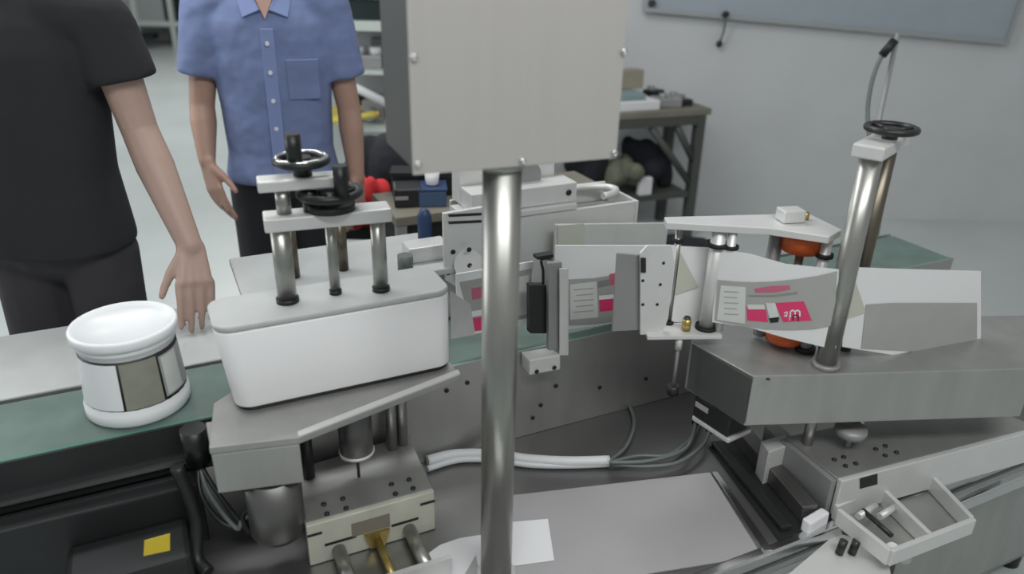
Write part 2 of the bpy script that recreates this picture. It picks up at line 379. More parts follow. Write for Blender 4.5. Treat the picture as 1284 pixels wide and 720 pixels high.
for y in (8.6, 9.4): d_ = obj('door', M().box((-6.19, y, .62), (.03, .76, 1.05)), rack_m, cf); obj('handle', M().box((-6.165, y+.25, .7), (.02, .03, .12)), dark_m, d_)

# ------------------------------------------------------------------ people
def person(label, x, y, hgt, joints, skin, top_m, bot_m, sleeves, hem_z, torso, face=0.0, stance=.1, shoe=True):
    s = hgt/1.68
    t_ = thing('person', label, 'person', (x, y, 0))
    sz = joints['sh_z']
    m = M()
    # legs and feet
    for sg in (-1, 1):
        hip = Vector((x+sg*.085, y+.01, .86*s)); kn = Vector((x+sg*(stance*.9), y-.01, .47*s)); an = Vector((x+sg*stance, y+.03, .085*s))
        m.limb(hip, kn, .082, .056); m.limb(kn, an, .056, .036)
        m.limb(Vector((x+sg*stance, y+.03, .045)), Vector((x+sg*(stance+.02), y-.14, .03)), .042, .032)
    m.ell((x, y, .92*s), (.155, .11, .12)); m.ell((x, y, 1.08*s), (.14, .1, .17)); m.ell((x, y+.005, 1.25*s), (.155, .11, .16))
    m.limb((x-.12, y, sz-.02), (x+.12, y, sz-.02), .055, .055)
    m.limb((x, y+.01, sz), (x, y-.005, sz+.1), .055, .052)
    hc = Vector((x, y-.01, sz+.215))
    m.ell(hc+Vector((0, 0, .02)), (.075, .093, .098), seg=20, rg=14); m.ell(hc+Vector((0, -.018, -.055)), (.055, .068, .06), seg=16, rg=10)
    m.ell(hc+Vector((0, -.088, -.02)), (.013, .018, .024)); m.ell(hc+Vector((0, -.085, .03)), (.05, .014, .012))
    for sg in (-1, 1): m.ell(hc+Vector((sg*.078, .005, -.005)), (.009, .018, .03))
    m.ell(hc+Vector((0, -.083, -.058)), (.022, .01, .007))
    # arms and hands
    for sd in ('L', 'R'):
        sh, el, wr, tip = [Vector(q) for q in joints[sd]]
        k = joints.get('arm', 1.0)
        m.limb(sh, el, .05*k, .040*k)
        mid = el.lerp(wr, .3); m.limb(el, mid, .040*k, .042*k); m.limb(mid, wr, .042*k, .027*k)
        hd = (tip-wr).normalized(); Ln = (tip-wr).length
        across = Vector(joints['across'+sd]).normalized(); across = (across-hd*across.dot(hd)).normalized(); nrm = hd.cross(across).normalized() * (-1 if sd == 'L' else 1)
        pe = wr+hd*Ln*.5
        for q in (-1, -.33, .33, 1): m.limb(wr+across*q*.014, pe+across*q*.027, .017, .012)
        curl = joints['curl']
        for j, (off, ln, c2) in enumerate(((-.034, .82, 1.1), (-.0115, .95, .9), (.0115, 1.0, .75), (.034, .9, .6))):
            a = pe+across*off; d = hd.copy(); seg = Ln*.22*ln
            for r_ in ((.0092, .0085), (.0085, .008), (.008, .007)):
                d = (d+nrm*curl*c2*.45).normalized(); b_ = a+d*seg; m.limb(a, b_, *r_); a = b_
        a = wr+hd*Ln*.14+across*.022; d = (hd*.75+across*.55+nrm*.35).normalized()
        for r_, l_ in (((.015, .012), .26), ((.011, .0095), .18), ((.0095, .008), .14)):
            b_ = a+d*Ln*l_; m.limb(a, b_, *r_); a = b_; d = (d+hd*.35).normalized()
    obj('body', m, skin, t_, remesh=.0045)
    # hair
    h = M(); h.ell(hc+Vector((0, .012, .038)), (.082, .098, .09), seg=20, rg=12)
    for v in h.b.verts:
        if v.co.y < hc.y-.055 and v.co.z < hc.z+.075: v.co.y = hc.y-.055
        if v.co.z < hc.z-.01 and v.co.y < hc.y+.03: v.co.z = hc.z-.01
    obj('hair', h, hair_m, t_, smooth=True)
    for sg in (-1, 1): obj('eye', M().ell(hc+Vector((sg*.03, -.082, .008)), (.011, .006, .006)), black_m, t_)
    # shirt
    g = M(); R = []
    for (z, a, b_, cx, cy) in torso:
        R.append([Vector((x+cx+a*math.copysign(abs(math.cos(t))**.85, math.cos(t)), y+cy+b_*math.copysign(abs(math.sin(t))**.9, math.sin(t)), z)) for t in [2*math.pi*i/28 for i in range(28)]])
    g.rings(R)
    for sd in ('L', 'R'):
        sh, el, wr, tip = [Vector(q) for q in joints[sd]]
        f = sleeves; e = sh.lerp(el, f)
        g.limb(Vector((x+(sh.x-x)*.55, y, sz)), sh+Vector((0, 0, .012)), .062, .066)
        g.cyl(sh+Vector((0, 0, .01)), e, .068, .072*joints.get('arm', 1.0)+.006, 16)
    so = obj('shirt', g, top_m, t_, remesh=.009)
    # trousers
    g = M()
    g.ell((x, y, .90*s), (.163, .118, .13))
    for sg in (-1, 1):
        hip = Vector((x+sg*.085, y+.01, .84*s)); kn = Vector((x+sg*(stance*.9), y-.01, .47*s)); an = Vector((x+sg*stance, y+.03, .09*s))
        g.limb(hip, kn, .088, .078); g.cyl(kn, an, .08, .075)
    obj('trousers', g, bot_m, t_, remesh=.01)
    for sg in (-1, 1):
        g = M().limb(Vector((x+sg*stance, y+.045, .05)), Vector((x+sg*(stance+.02), y-.16, .042)), .048, .04)
        for v in g.b.verts: v.co.z = max(v.co.z, .002)
        obj('shoe', g, rubber_m, t_, remesh=.008)
    return t_, so
Y1 = 2.35; X1 = -.735
J1 = dict(sh_z=1.395, curl=.5, arm=.92,
    L=((X1-.172, Y1, 1.365), (X1-.215, Y1-.02, 1.09), (X1-.212, Y1-.09, .94), (X1-.185, Y1-.13, .78)),
    R=((X1+.172, Y1, 1.365), (X1+.215, Y1+.0, 1.07), (X1+.225, Y1-.03, .85), (X1+.215, Y1-.06, .7)),
    acrossL=(.6, -.8, 0), acrossR=(-.6, -.8, 0))
tors1 = [(.86, .168, .128, 0, 0), (.88, .174, .132, 0, 0), (.95, .16, .12, 0, 0), (1.1, .165, .12, 0, 0), (1.22, .178, .122, 0, 0), (1.33, .18, .112, 0, 0), (1.385, .15, .09, 0, 0), (1.42, .10, .07, 0, .01), (1.445, .062, .058, 0, .012)]
man, shirt = person('man in a short sleeved blue button shirt standing behind the machine', X1, Y1, 1.66, J1, skin_m, shirt_m, trous_m, .68, .8, tors1)
fy = Y1-.128
obj('placket', M().prism([(X1-.018, fy+.002, .88), (X1+.02, fy+.002, .88), (X1+.02, fy+.02, 1.32), (X1-.018, fy+.02, 1.32)], off=Vector((0, -.012, 0))), shirtd_m, shirt, bevel=.002)
for z in (.95, 1.04, 1.12, 1.20, 1.28): obj('button', M().cyl((X1, fy+.003, z), (X1, fy-.004, z), .006, seg=10), paper_m, shirt)
obj('pocket', M().prism([(X1+.045, fy+.014, 1.12), (X1+.135, fy+.032, 1.12), (X1+.135, fy+.03, 1.235), (X1+.045, fy+.012, 1.235)], off=Vector((0, -.008, 0))), shirt_m, shirt, bevel=.003)
for sg in (-1, 1):
    obj('collar', M().prism([(X1+sg*.010, fy+.024, 1.365), (X1+sg*.058, fy+.028, 1.345), (X1+sg*.085, fy+.1, 1.445), (X1+sg*.05, fy+.085, 1.455)], off=Vector((sg*.004, -.01, .004))), shirtd_m, shirt, bevel=.002)
obj('neck_skin', M().prism([(X1, fy+.018, 1.345), (X1+.045, fy+.06, 1.445), (X1-.045, fy+.06, 1.445)], off=Vector((0, -.006, 0))), skin_m, shirt)

man.rotation_euler.z = math.radians(13)
Y2 = 1.7; X2 = -1.09
def a2(px, py, y): return at(px, py, y=y)
J2 = dict(sh_z=1.39, curl=.6, arm=1.0,
    R=((X2+.2, Y2, 1.37), tuple(a2(176, 165, Y2)), tuple(a2(239, 310, 1.58)), tuple(a2(250, 400, 1.49))),
    L=((X2-.2, Y2, 1.37), (X2-.25, Y2-.02, 1.1), (X2-.2, Y2-.18, .92), (X2-.12, Y2-.3, .86)),
    acrossR=(-.75, -.6, 0), acrossL=(0, -.5, .8))
tors2 = [(.87, .172, .13, 0, 0), (.89, .174, .132, 0, 0), (1.05, .158, .124, 0, 0), (1.2, .17, .125, 0, 0), (1.32, .18, .115, 0, 0), (1.38, .15, .09, 0, 0), (1.42, .1, .07, 0, .01), (1.44, .062, .06, 0, .012)]
person('person in black short sleeved shirt and charcoal trousers, arm hanging beside the belt', X2, Y2, 1.7, J2, skin2_m, blacksh_m, trous2_m, .5, .9, tors2)

# ------------------------------------------------------------------ machine bed
BZ = .53
bed = thing('machine_cabinet', 'stainless steel machine cabinet whose flat bed carries the labelling heads', 'machine', C(.95, -.1, 0))
rv0 = -.50
bp_ = [C(.07, rv0), C(2.2, rv0), C(2.2, .52), C(.07, .52)]
obj('bed_top', M().prism(bp_, BZ-.02, BZ), bed_m, bed, bevel=.003)
obj('cabinet_body', M().prism([C(.10, rv0+.04), C(2.16, rv0+.04), C(2.16, .48), C(.10, .48)], .06, BZ-.0205), alud_m, bed)
obj('rim_rail', M().cuv(.07, 2.2, rv0-.022, rv0-.001, BZ-.035, BZ+.006), chrome_m, bed, bevel=.004)
obj('rim_rail', M().cuv(.07, 2.2, rv0-.05, rv0-.03, BZ-.06, BZ-.03), chrome_m, bed, bevel=.004)
for k in range(3): d_ = obj('door', M().cuv(.2+.65*k, .82+.65*k, rv0+.022, rv0+.039, .1, BZ-.05), steel_m, bed, bevel=.003); obj('handle', M().cuv(.74+.65*k, .76+.65*k, rv0+.005, rv0+.02, .3, .42), chrome_m, d_)
for u in (.2, 2.1):
    for v in (rv0+.08, .42): obj('foot', M().cyl(C(u, v, 0), C(u, v, .06), .03), black_m, bed)

# conveyor
cv = thing('conveyor', 'long conveyor with a green belt running from lower left to upper right', 'conveyor', C(.9, .1, BZ))
BW = .215
obj('belt', M().cuv(-.75, 2.15, .012, BW-.012, .742, .75), belt_m, cv)
obj('belt_edge', M().cuv(-.75, 2.15, .0035, .0115, .741, .7515), green_m, cv)
np_ = obj('side_plate', M().cuv(.30, 2.15, -.003, .003, BZ+.001, .7525), steel_m, cv)
lp_ = obj('side_plate', M().cuv(-.75, .295, -.003, .003, .655, .7525), dark_m, cv)  # dark material stands in for shadow and floor reflection on this stretch
obj('side_plate', M().cuv(-.75, 2.15, BW-.003, BW+.003, .62, .7525), steel_m, cv)
obj('frame_pan', M().cuv(-.72, 2.1, .01, BW-.01, .64, .70), dark_m, cv)
obj('edge_strip', M().cuv(-.6, .1, -.012, -.0035, .675, .683), chrome_m, cv)
for u in (-.72, 2.12): obj('end_roller', M().cyl(C(u, .01, .716), C(u, BW-.01, .716), .024), chrome_m, cv)
for px, py in ((560, 490), (586, 480), (678, 508), (697, 484), (752, 486), (810, 475), (668, 524)): screw(np_, onv(px, py, -.004), -Vd, .005, dark_m, .003)
for u, v in ((.5, .1), (1.2, .1), (2.0, .1)): obj('support_foot', M().cuv(u-.02, u+.02, v-.08, v+.08, BZ+.0005, .642), dark_m, cv)
obj('frame_leg', M().cuv(-.62, -.57, .01, .06, 0, .655), dark_m, cv); obj('frame_leg', M().cuv(-.62, -.57, BW-.06, BW-.01, 0, .655), dark_m, cv)

# far side plate beyond the conveyor at the left
fp = thing('side_table', 'white flat side table beyond the left end of the belt', 'table', C(.0, .4, 0))
obj('table_top', M().cuv(-.7, .42, BW+.008, .53, .728, .742), whitetop_m, fp, bevel=.003)
for u in (-.65, .02):
    for v in (BW+.05, .49): obj('leg', M().cuv(u, u+.03, v, v+.03, 0, .7275), alud_m, fp)
tb = [C(.22, .30), C(.6, .30), C(.6, .52), C(.22, .52)]
wb2 = thing('far_labelling_head', 'white far side labelling head behind the white rounded cover', 'machine', C(.45, .4, BZ))
obj('base_block', M().prism([C(.43, .29), C(.775, .29), C(.775, .48), C(.43, .48)], BZ+.001, .84), alu_m, wb2, bevel=.004)
obj('top_plate', M().prism([C(.24, BW+.03), C(.72, BW+.03), C(.72, .5), C(.24, .5)], .845, .862), whitetop_m, wb2, bevel=.004)
for u, v in ((.36, .33), (.47, .33)): obj('pillar', M().cyl(C(u, v, .8625), C(u, v, .99), .013), bronze_m, wb2)
obj('grey_block', M().cuv(.62, .72, .30, .36, .862, .90), alu_m, wb2, bevel=.003); obj('knob', M().cyl(C(.60, .27, .863), C(.60, .27, .90), .018), cableg_m, wb2)

# far side aluminium drive box
db = thing('far_drive_box', 'large pale aluminium housing with an open curved top behind the steel pole', 'machine', C(1.1, .5, BZ))
zt = .925
obj('front_plate', M().cuv(.80, 1.275, .345, .357, BZ+.001, zt), alu_m, db, bevel=.002)
obj('back_plate', M().cuv(.80, 1.275, .50, .51, BZ+.001, zt+.012), alu_m, db, bevel=.002)
obj('end_plate', M().cuv(1.276, 1.286, .346, .51, BZ+.001, zt), alu_m, db, bevel=.002)
obj('inner_floor', M().cuv(.80, 1.27, .36, .498, zt-.05, zt-.04), alud_m, db)
obj('top_ledge', M().cuv(.78, 1.09, .34, .45, zt+.001, zt+.018), alu_m, db, bevel=.003)
arc = []
for k in range(13):
    t = math.radians(-70+160*k/12); arc.append(C(1.16+.1*math.cos(t), .43+.05*math.sin(t), zt+.012))
obj('curved_guard', M().tube(arc, .01, n=2), alu_m, db)
obj('upper_block', M().cuv(.80, 1.095, .355, .43, zt+.0185, zt+.07), alu_m, db, bevel=.003)
obj('motor_block', M().cuv(.80, 1.07, .435, .49, zt+.02, zt+.125), alu_m, db, bevel=.003)
obj('gear', M().cyl(C(.97, .434, zt+.083), C(.97, .405, zt+.083), .045, seg=24), alud_m, db)
screw(db, C(1.07, .3545, zt+.045), -Vd, .008, dark_m)
for u in (.93, 1.02): obj('bolt', M().cyl(C(u, .46, zt+.125), C(u, .46, zt+.137), .009), black_m, db)
mb = thing('far_peel_plate', 'wide grey steel guide plate standing behind the labelled tub', 'plate', C(1.15, .28, BZ))
a_, b_, c_, d_ = onv(697, 282, .3), onv(838, 280, .3), onv(838, 309, .3), onv(697, 309, .3)
obj('plate', M().prism([a_, b_, Vector((b_.x, b_.y, BZ+.001)), Vector((a_.x, a_.y, BZ+.001))], off=Vd*.008), alu_m, mb)
e_, f_ = onv(732, 280, .299), onv(732, 308, .299)
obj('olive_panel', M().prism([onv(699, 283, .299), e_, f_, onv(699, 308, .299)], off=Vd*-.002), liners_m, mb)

# aluminium bracket with disc beyond the white cover
ab = thing('roller_bracket', 'pale drilled aluminium bracket with slots left of the steel pole', 'bracket', C(.78, .2, .62))
q = [onv(x, y, .25) for x, y in ((556, 268), (604, 260), (640, 258), (640, 350), (575, 362), (558, 352))]
obj('plate', M().prism(q, off=Vd*.012), alu_m, ab, bevel=.002)
obj('disc', M().cyl(onv(588, 332, .248), onv(588, 332, .23), .035, seg=28), alu_m, ab)
for px, py in ((568, 316), (588, 313), (589, 333), (562, 342)): screw(ab, onv(px, py, .2295 if px > 575 else .2495), -Vd, .006, dark_m, .003)
for y in (268, 277): obj('slot', M().prism([onv(x, yy, .2485) for x, yy in ((562, y+1), (604, y-1), (604, y+2), (563, y+4))], off=Vd*-.001), dark_m, ab)
obj('slot', M().prism([onv(x, yy, .2485) for x, yy in ((594, 337), (603, 335), (603, 340), (594, 342))], off=Vd*-.001), black_m, ab)
obj('stem', M().cuv(.78, .81, .263, .28, BZ+.001, .9), alud_m, ab)
gb = tag(obj('gas_cylinder', M().lathe(C(.70, .42, .8625), [(.0, 0), (.016, .0), (.018, .008), (.018, .07), (.012, .085), (.006, .09)], 20), blued_m), 'small blue cylinder standing left of the drilled bracket', 'cylinder')

# ------------------------------------------------------------------ workbench of clutter behind the machine
TZ = .80
tt = thing('work_table', 'work table of clutter standing behind the machine', 'table', C(.95, 1.0, 0))
obj('table_top', M().cuv(.74, 1.5, .80, 1.06, TZ-.03, TZ), bench_m, tt, bevel=.003)
obj('cabinet', M().cuv(.76, 1.46, .83, 1.03, .1, TZ-.031), dark_m, tt)
for u in (.745, 1.465):
    for v in (.805, 1.03): obj('leg', M().cuv(u, u+.03, v, v+.03, 0, TZ-.0305), alud_m, tt)
def onT(px, py): return at(px, py, z=TZ)
p = onT(540, 260); bc = thing('parts_bin', 'navy plastic parts bin on the work table under the control box', 'bin', p)
obj('bin_body', M().box(p+Vector((0, .05, .025)), (.085, .1, .05), CANG*.3), blue_m, bc, bevel=.004)
obj('bin_rim', M().box(p+Vector((0, .05, .054)), (.092, .106, .006), CANG*.3), blued_m, bc)
p2 = p+Vector((0, .055, .058)); tag(obj('white_cup', M().lathe(p2, [(.018, 0), (.02, .003), (.024, .04), (.022, .04), (.018, .01)], 18), paper_m), 'small white cup standing in the navy parts bin', 'cup')
p = onT(583, 255); bt_ = thing('spray_bottle', 'pale grey squat bottle with a white spout right of the navy bin', 'bottle', p)
obj('bottle_body', M().lathe(p, [(.026, 0), (.028, .01), (.026, .05), (.018, .065), (.012, .075)], 20), alud_m, bt_)
obj('cap', M().lathe(p+Vector((0, 0, .0745)), [(.016, 0), (.016, .02), (.01, .026)], 16), paper_m, bt_)
obj('spout', M().cyl(p+Vector((.01, 0, .06)), p+Vector((.055, 0, .035)), .011), paper_m, bt_)
p = onT(508, 262); it_ = thing('pliers_case', 'flat black case with grey latch left of the navy bin', 'case', p)
obj('case_body', M().box(p+Vector((0, .06, .03)), (.085, .1, .06), .2), black_m, it_, bevel=.005); obj('latch', M().box(p+Vector((-.01, .005, .032)), (.04, .008, .01), .2), alud_m, it_)
p = onT(516, 243); lumpy('olive_rag', p+Vector((0, .02, 0)), (.045, .035, .03), olive_m, 'olive rag heaped behind the flat black case', 'rag', 11)
p = onT(610, 243); it_ = thing('table_motor', 'dark motor at the right of the work table behind the pole', 'motor', p)
obj('motor_body', M().cyl(p+Vector((-.05, .06, .045)), p+Vector((.08, .06, .045)), .045), dark_m, it_); obj('foot', M().box(p+Vector((.01, .06, .004)), (.1, .08, .008)), alud_m, it_)
p = C(.94, 1.0, TZ); it_ = thing('tool_crate', 'black tool crate along the back of the work table under the control box', 'crate', p)
obj('crate_body', M().box(p+Vector((0, 0, .035)), (.28, .08, .07), CANG*.15), black_m, it_, bevel=.004); obj('crate_lip', M().box(p+Vector((0, 0, .0735)), (.29, .09, .006), CANG*.15), dark_m, it_)
# small stand left of the table carrying the cloths
ct = thing('tool_trolley', 'dark tool trolley behind the clamp bars heaped with cloths', 'trolley', (-.52, 2.75, 0))
obj('tray', M().box((-.52, 2.85, .55), (.56, .4, .04)), dark_m, ct, bevel=.004); obj('tray', M().box((-.52, 2.85, .25), (.56, .4, .04)), dark_m, ct, bevel=.004)
for x in (-.78, -.26):
    for y in (2.67, 3.03): obj('leg', M().box((x, y, .285), (.03, .03, .49)), dark_m, ct); obj('caster', M().cyl((x-.012, y, .02), (x+.012, y, .02), .02), rubber_m, ct)
lumpy('black_jacket', (-.49, 2.88, .571), (.2, .15, .2), blackcloth_m, 'black jacket heaped on the tool trolley left of the control box', 'jacket', 21)
lumpy('red_cloth', (-.55, 2.68, .571), (.1, .05, .13), red_m, 'bright red cloth in front of the black jacket', 'cloth', 22)
lumpy('grey_rag', (-.37, 2.69, .571), (.05, .04, .13), alud_m, 'pale grey rag sticking up beside the red cloth', 'rag', 23)

# ------------------------------------------------------------------ buckets and tubs on the belt
bc0 = uvz(at(165, 500, z=.75)); bu, bv = .022, .108
bk = thing('paint_bucket', 'round white bucket with a grey label at the left end of the belt', 'bucket', C(bu, bv, .7515))
cc = C(bu, bv, .7515)
obj('bucket_body', M().lathe(cc, [(.0, .002), (.086, 0), (.09, .006), (.09, .025), (.0865, .029), (.080, .137), (.084, .140), (.084, .150), (.078, .153)], 48), bucket_m, bk)
obj('lid', M().lathe(cc+Vector((0, 0, .1535)), [(.087, -.003), (.090, 0), (.090, .012), (.088, .016), (.082, .016), (.08, .008), (.0, .008)], 48), bucket_m, bk)
def arcpatch(c, r0f, t0, t1, z0, z1, n=14, off=.0006):
    m = M()
    a = [[c+Vector((math.cos(t)*(r0f(z)+off), math.sin(t)*(r0f(z)+off), z)) for t in [t0+(t1-t0)*i/n for i in range(n+1)]] for z in (z0, z1)]
    v0 = [m.b.verts.new(p) for p in a[0]]; v1 = [m.b.verts.new(p) for p in a[1]]
    for i in range(n): f = m.b.faces.new((v0[i], v0[i+1], v1[i+1], v1[i])); f.smooth = True
    return m
rf = lambda z: .0865-(z-.029)*(.0065/.108)
R_ = math.radians
lb_ = obj('label', arcpatch(cc, rf, R_(-160), R_(30), .035, .130), dark_m, bk, solid=.0003)
lb_ = obj('label_panel', arcpatch(cc, rf, R_(-75), R_(-32), .037, .126, off=.0012), labg_m, bk)
obj('label_panel', arcpatch(cc, rf, R_(-29), R_(27), .041, .122, off=.0012), lab_m, bk)
obj('label_panel', arcpatch(cc, rf, R_(-26), R_(0), .044, .119, off=.0016), labw_m, bk)
obj('label_panel', arcpatch(cc, rf, R_(-158), R_(-78), .037, .126, off=.0012), bucket_m, bk)

# upright printed label sheets standing at the belt
def sheet(pts, prints, v, label):
    def P(x, y, o=0.0):
        p = onv(x, y, v-o); p.z = max(p.z, .7515); return p
    c = sum((P(*q) for q in pts), Vector())/len(pts)
    zl = min(P(*q).z for q in pts)
    t_ = thing('label_sheet', label, 'label', (c.x, c.y, zl))
    obj('backing', M().prism([P(*q) for q in pts], off=Vd*.004), tubw_m, t_)
    for nm, mm, o, q in prints: obj(nm, M().prism([P(x, y, o) for x, y in q], off=-Vd*.0004), mm, t_)
sheet([(697, 308), (850, 308), (850, 400), (765, 412), (699, 415)], [
    ('label', lab_m, .0005, [(700, 351), (745, 349), (790, 341), (790, 404), (745, 407), (700, 409)]),
    ('label_panel', labw_m, .001, [(715, 357), (748, 353), (750, 398), (715, 401)]),
    ('grey_print', alud_m, .001, [(750, 353), (764, 350), (764, 358), (750, 361)]),
    ('white_print', tubw_m, .001, [(751, 371), (772, 369), (772, 374), (751, 376)]),
    ('pink_print', pink_m, .001, [(751, 376), (772, 374), (771, 389), (752, 391)]),
    ('pink_print', pinkd_m, .001, [(764, 344), (780, 341), (780, 356), (765, 358)])]
    + [('text_line', lab_m, .0015, [(719+3*(k % 2), 363+7*k), (744, 361+7*k), (744, 362.2+7*k), (719+3*(k % 2), 364.2+7*k)]) for k in range(5)],
    .035, 'white upright label sheet with pink print right of the black sensor')
sheet([(572, 344), (669, 328), (667, 406), (590, 420), (574, 420)], [
    ('label', lab_m, .0005, [(576, 354), (667, 337), (665, 398), (592, 414)]),
    ('pink_print', pinkd_m, .001, [(591, 362), (612, 358), (612, 372), (592, 376)]),
    ('white_print', tubw_m, .001, [(588, 391), (612, 387), (612, 394), (589, 398)]),
    ('pink_print', pink_m, .001, [(589, 400), (612, 396), (611, 413), (591, 416)]),
    ('label_panel', labw_m, .001, [(625, 352), (663, 345), (661, 394), (625, 400)])],
    .035, 'white upright label sheet half hidden behind the steel pole')

# ------------------------------------------------------------------ black sensor and its bracket
sn = thing('tub_sensor', 'black block sensor with cable on a grey upright bracket by the belt edge', 'sensor', C(.81, -.03, .7))
def vq(px0, py0, px1, py1, v, d, skew=0): return M().prism([onv(px0, py0, v), onv(px1, py0+skew, v), onv(px1, py1+skew, v), onv(px0, py1, v)], off=Vd*d)
obj('sensor_body', vq(665, 358, 686, 419, -.02, .02), black_m, sn, bevel=.003)
obj('bracket_upright', vq(688, 330, 705, 440, -.035, .012, -1), alud_m, sn, bevel=.002)
obj('bracket_flange', vq(702, 337, 713, 446, -.045, .004), alu_m, sn, bevel=.001)
obj('mount_block', vq(664, 452, 703, 471, -.045, .041, -7), alu_m, sn, bevel=.003)
for x, y in ((673, 466), (695, 461)): screw(sn, onv(x, y, -.046), -Vd, .005, dark_m, .003)
obj('sensor_cable', M().tube([onv(681, 360, -.01), onv(681, 340, -.008), onv(679, 326, -.005), onv(690, 324, .01)], .003), black_m, sn)
obj('clamp', vq(674, 322, 694, 326, -.01, .02, -3), black_m, sn)

# ------------------------------------------------------------------ left labelling head
lh = thing('labelling_head', 'near left labelling head with white rounded cover and clamp posts', 'machine', C(.36, -.2, BZ))
PZ = .82
pts = [at(x, y, z=PZ) for x, y in ((262, 562), (375, 549), (577, 470))]; pts += [C(.566, -.02), C(.2, -.02), at(268, 506, z=PZ)]
obj('base_plate', M().prism(pts, PZ-.012, PZ), steel_m, lh, bevel=.001)
obj('bent_edge', M().prism([at(x, y, z=PZ) for x, y in ((375, 549), (577, 470), (574, 465), (373, 543))], PZ, PZ+.003), alu_m, lh)
u0, v0_, _ = uvz(at(262, 562, z=PZ)); u1, v1_, _ = uvz(at(375, 549, z=PZ))
fA = at(264, 563, z=PZ); fB = at(375, 550, z=PZ)
obj('gearbox_cover', M().prism([fA, fB, fB+Vd*.1, fA+Vd*.1], PZ-.088, PZ-.0125), steel_m, lh, bevel=.002)
mc = (fA*.42+fB*.58)+Vd*.05
obj('motor', M().lathe((mc.x+.012, mc.y, PZ-.215), [(.0, -.008), (.042, -.005), (.047, .005), (.047, .1225)], 40), motor_m, lh)
obj('motor_flange', M().box((mc.x+.012, mc.y, PZ-.0925), (.09, .08, .008), CANG*.5), dark_m, lh)
# white rounded cover
gu0, gu1, gv0, gv1 = .178, .566, -.118, .005
G0 = rrect(((gu0+gu1)/2, (gv0+gv1)/2), (gu1-gu0)/2, (gv1-gv0)/2, .03, 6)
def lean(z): return [C(x-(.018*(z-.82)/.16 if x < .25 else 0), y, z) for x, y in G0]
obj('cover', M().rings([lean(.828), lean(.972)]), white_m, lh, bevel=.003, seg=2)
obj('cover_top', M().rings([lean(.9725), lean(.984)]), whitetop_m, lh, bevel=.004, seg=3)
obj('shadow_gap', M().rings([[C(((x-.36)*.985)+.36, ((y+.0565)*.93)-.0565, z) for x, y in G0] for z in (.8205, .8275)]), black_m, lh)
obj('side_wing', M().prism([onv(566, 366, -.10), onv(590, 382, -.04), onv(596, 420, -.04), onv(566, 425, -.10)], off=Vd*.004), alu_m, lh)
TP = .984
def zat(p, py):
    best = None; z = p.z
    for k in range(4000):
        z += .0002; v = Vector((p.x, p.y, z))-Vector((0, 0, CH)); k_ = v.dot(cF)
        if 360-FPX*v.dot(cU)/k_ <= py: return z
    return z
posts = [(361, 378, 268, .016, tube_m), (421, 368, 262, .009, tube_m), (478, 364, 258, .013, tube_m)]
pb = []
for px, py, pt, r, mm in posts:
    b_ = at(px, py, z=TP); zz = 1.118; obj('clamp_post', M().cyl(b_, (b_.x, b_.y, zz), r), mm, lh); pb.append(b_)
    obj('post_foot', M().cyl(b_, b_+Vector((0, 0, .008)), r*1.2), dark_m, lh)
bd = (pb[2]-pb[0]); bd.z = 0; bd.normalize(); bn = Vector((-bd.y, bd.x, 0))
def bar(p, q, wdt, z0, z1, mm=alu_m, nm='clamp_bar'):
    return obj(nm, M().prism([p-bn*wdt, q-bn*wdt, q+bn*wdt, p+bn*wdt], z0, z1), mm, lh, bevel=.003)
L0 = pb[0]-bd*.024; L1 = pb[2]+bd*.022
bar(L0, L1, .024, 1.118, 1.142)
hp = pb[0]+bd*.01
for a_, r in ((0.0, .013), ):
    obj('clamp_post', M().cyl((hp.x, hp.y, 1.142), (hp.x, hp.y, 1.182), .012), tube_m, lh)
obj('black_collar', M().cyl(hp+bd*.042+Vector((0, 0, 1.1425-TP)), hp+bd*.042+Vector((0, 0, 1.1815-TP)), .012), black_m, lh)
bar(pb[0]-bd*.027, pb[0]+bd*.1, .02, 1.184, 1.203)
# lower hand wheel between bars
hw = pb[0]+bd*.085
def wheel(c, r, z, mr=.006, hub=.014, hh=.03, grip=None, rim2=None):
    wo = obj('hand_wheel', M().tube([Vector((c.x+r*math.cos(t), c.y+r*math.sin(t), z)) for t in [2*math.pi*i/16 for i in range(16)]], mr, n=3, closed=True, seg=10), black_m, lh)
    if rim2: obj('chrome_rim', M().tube([Vector((c.x+(r-.001)*math.cos(t), c.y+(r-.001)*math.sin(t), z+mr*.75)) for t in [2*math.pi*i/16 for i in range(16)]], mr*.55, n=3, closed=True, seg=8), chrome_m, wo)
    for k in range(3):
        t = 2.09*k+.4; obj('spoke', M().cyl((c.x, c.y, z-.002), (c.x+r*math.cos(t), c.y+r*math.sin(t), z-.001), .004, seg=8), black_m, wo)
    obj('hub', M().cyl((c.x, c.y, z-hh), (c.x, c.y, z+.006), hub), black_m, wo)
    if grip: obj('grip', M().cyl((grip.x, grip.y, z+.002), (grip.x, grip.y, z+grip.z), .012), black_m, wo)
    return wo
wheel(hw, .048, 1.172, .007, .02, .029, Vector((hw.x+.028, hw.y-.034, .055)))
obj('gear_disc', M().cyl((hw.x, hw.y, 1.143), (hw.x, hw.y, 1.155), .04), dark_m, lh)
h2 = pb[0]+bd*.045+bn*.0
wheel(h2, .04, 1.228, .0065, .015, .024, Vector((h2.x-.002, h2.y-.03, .05)), True)
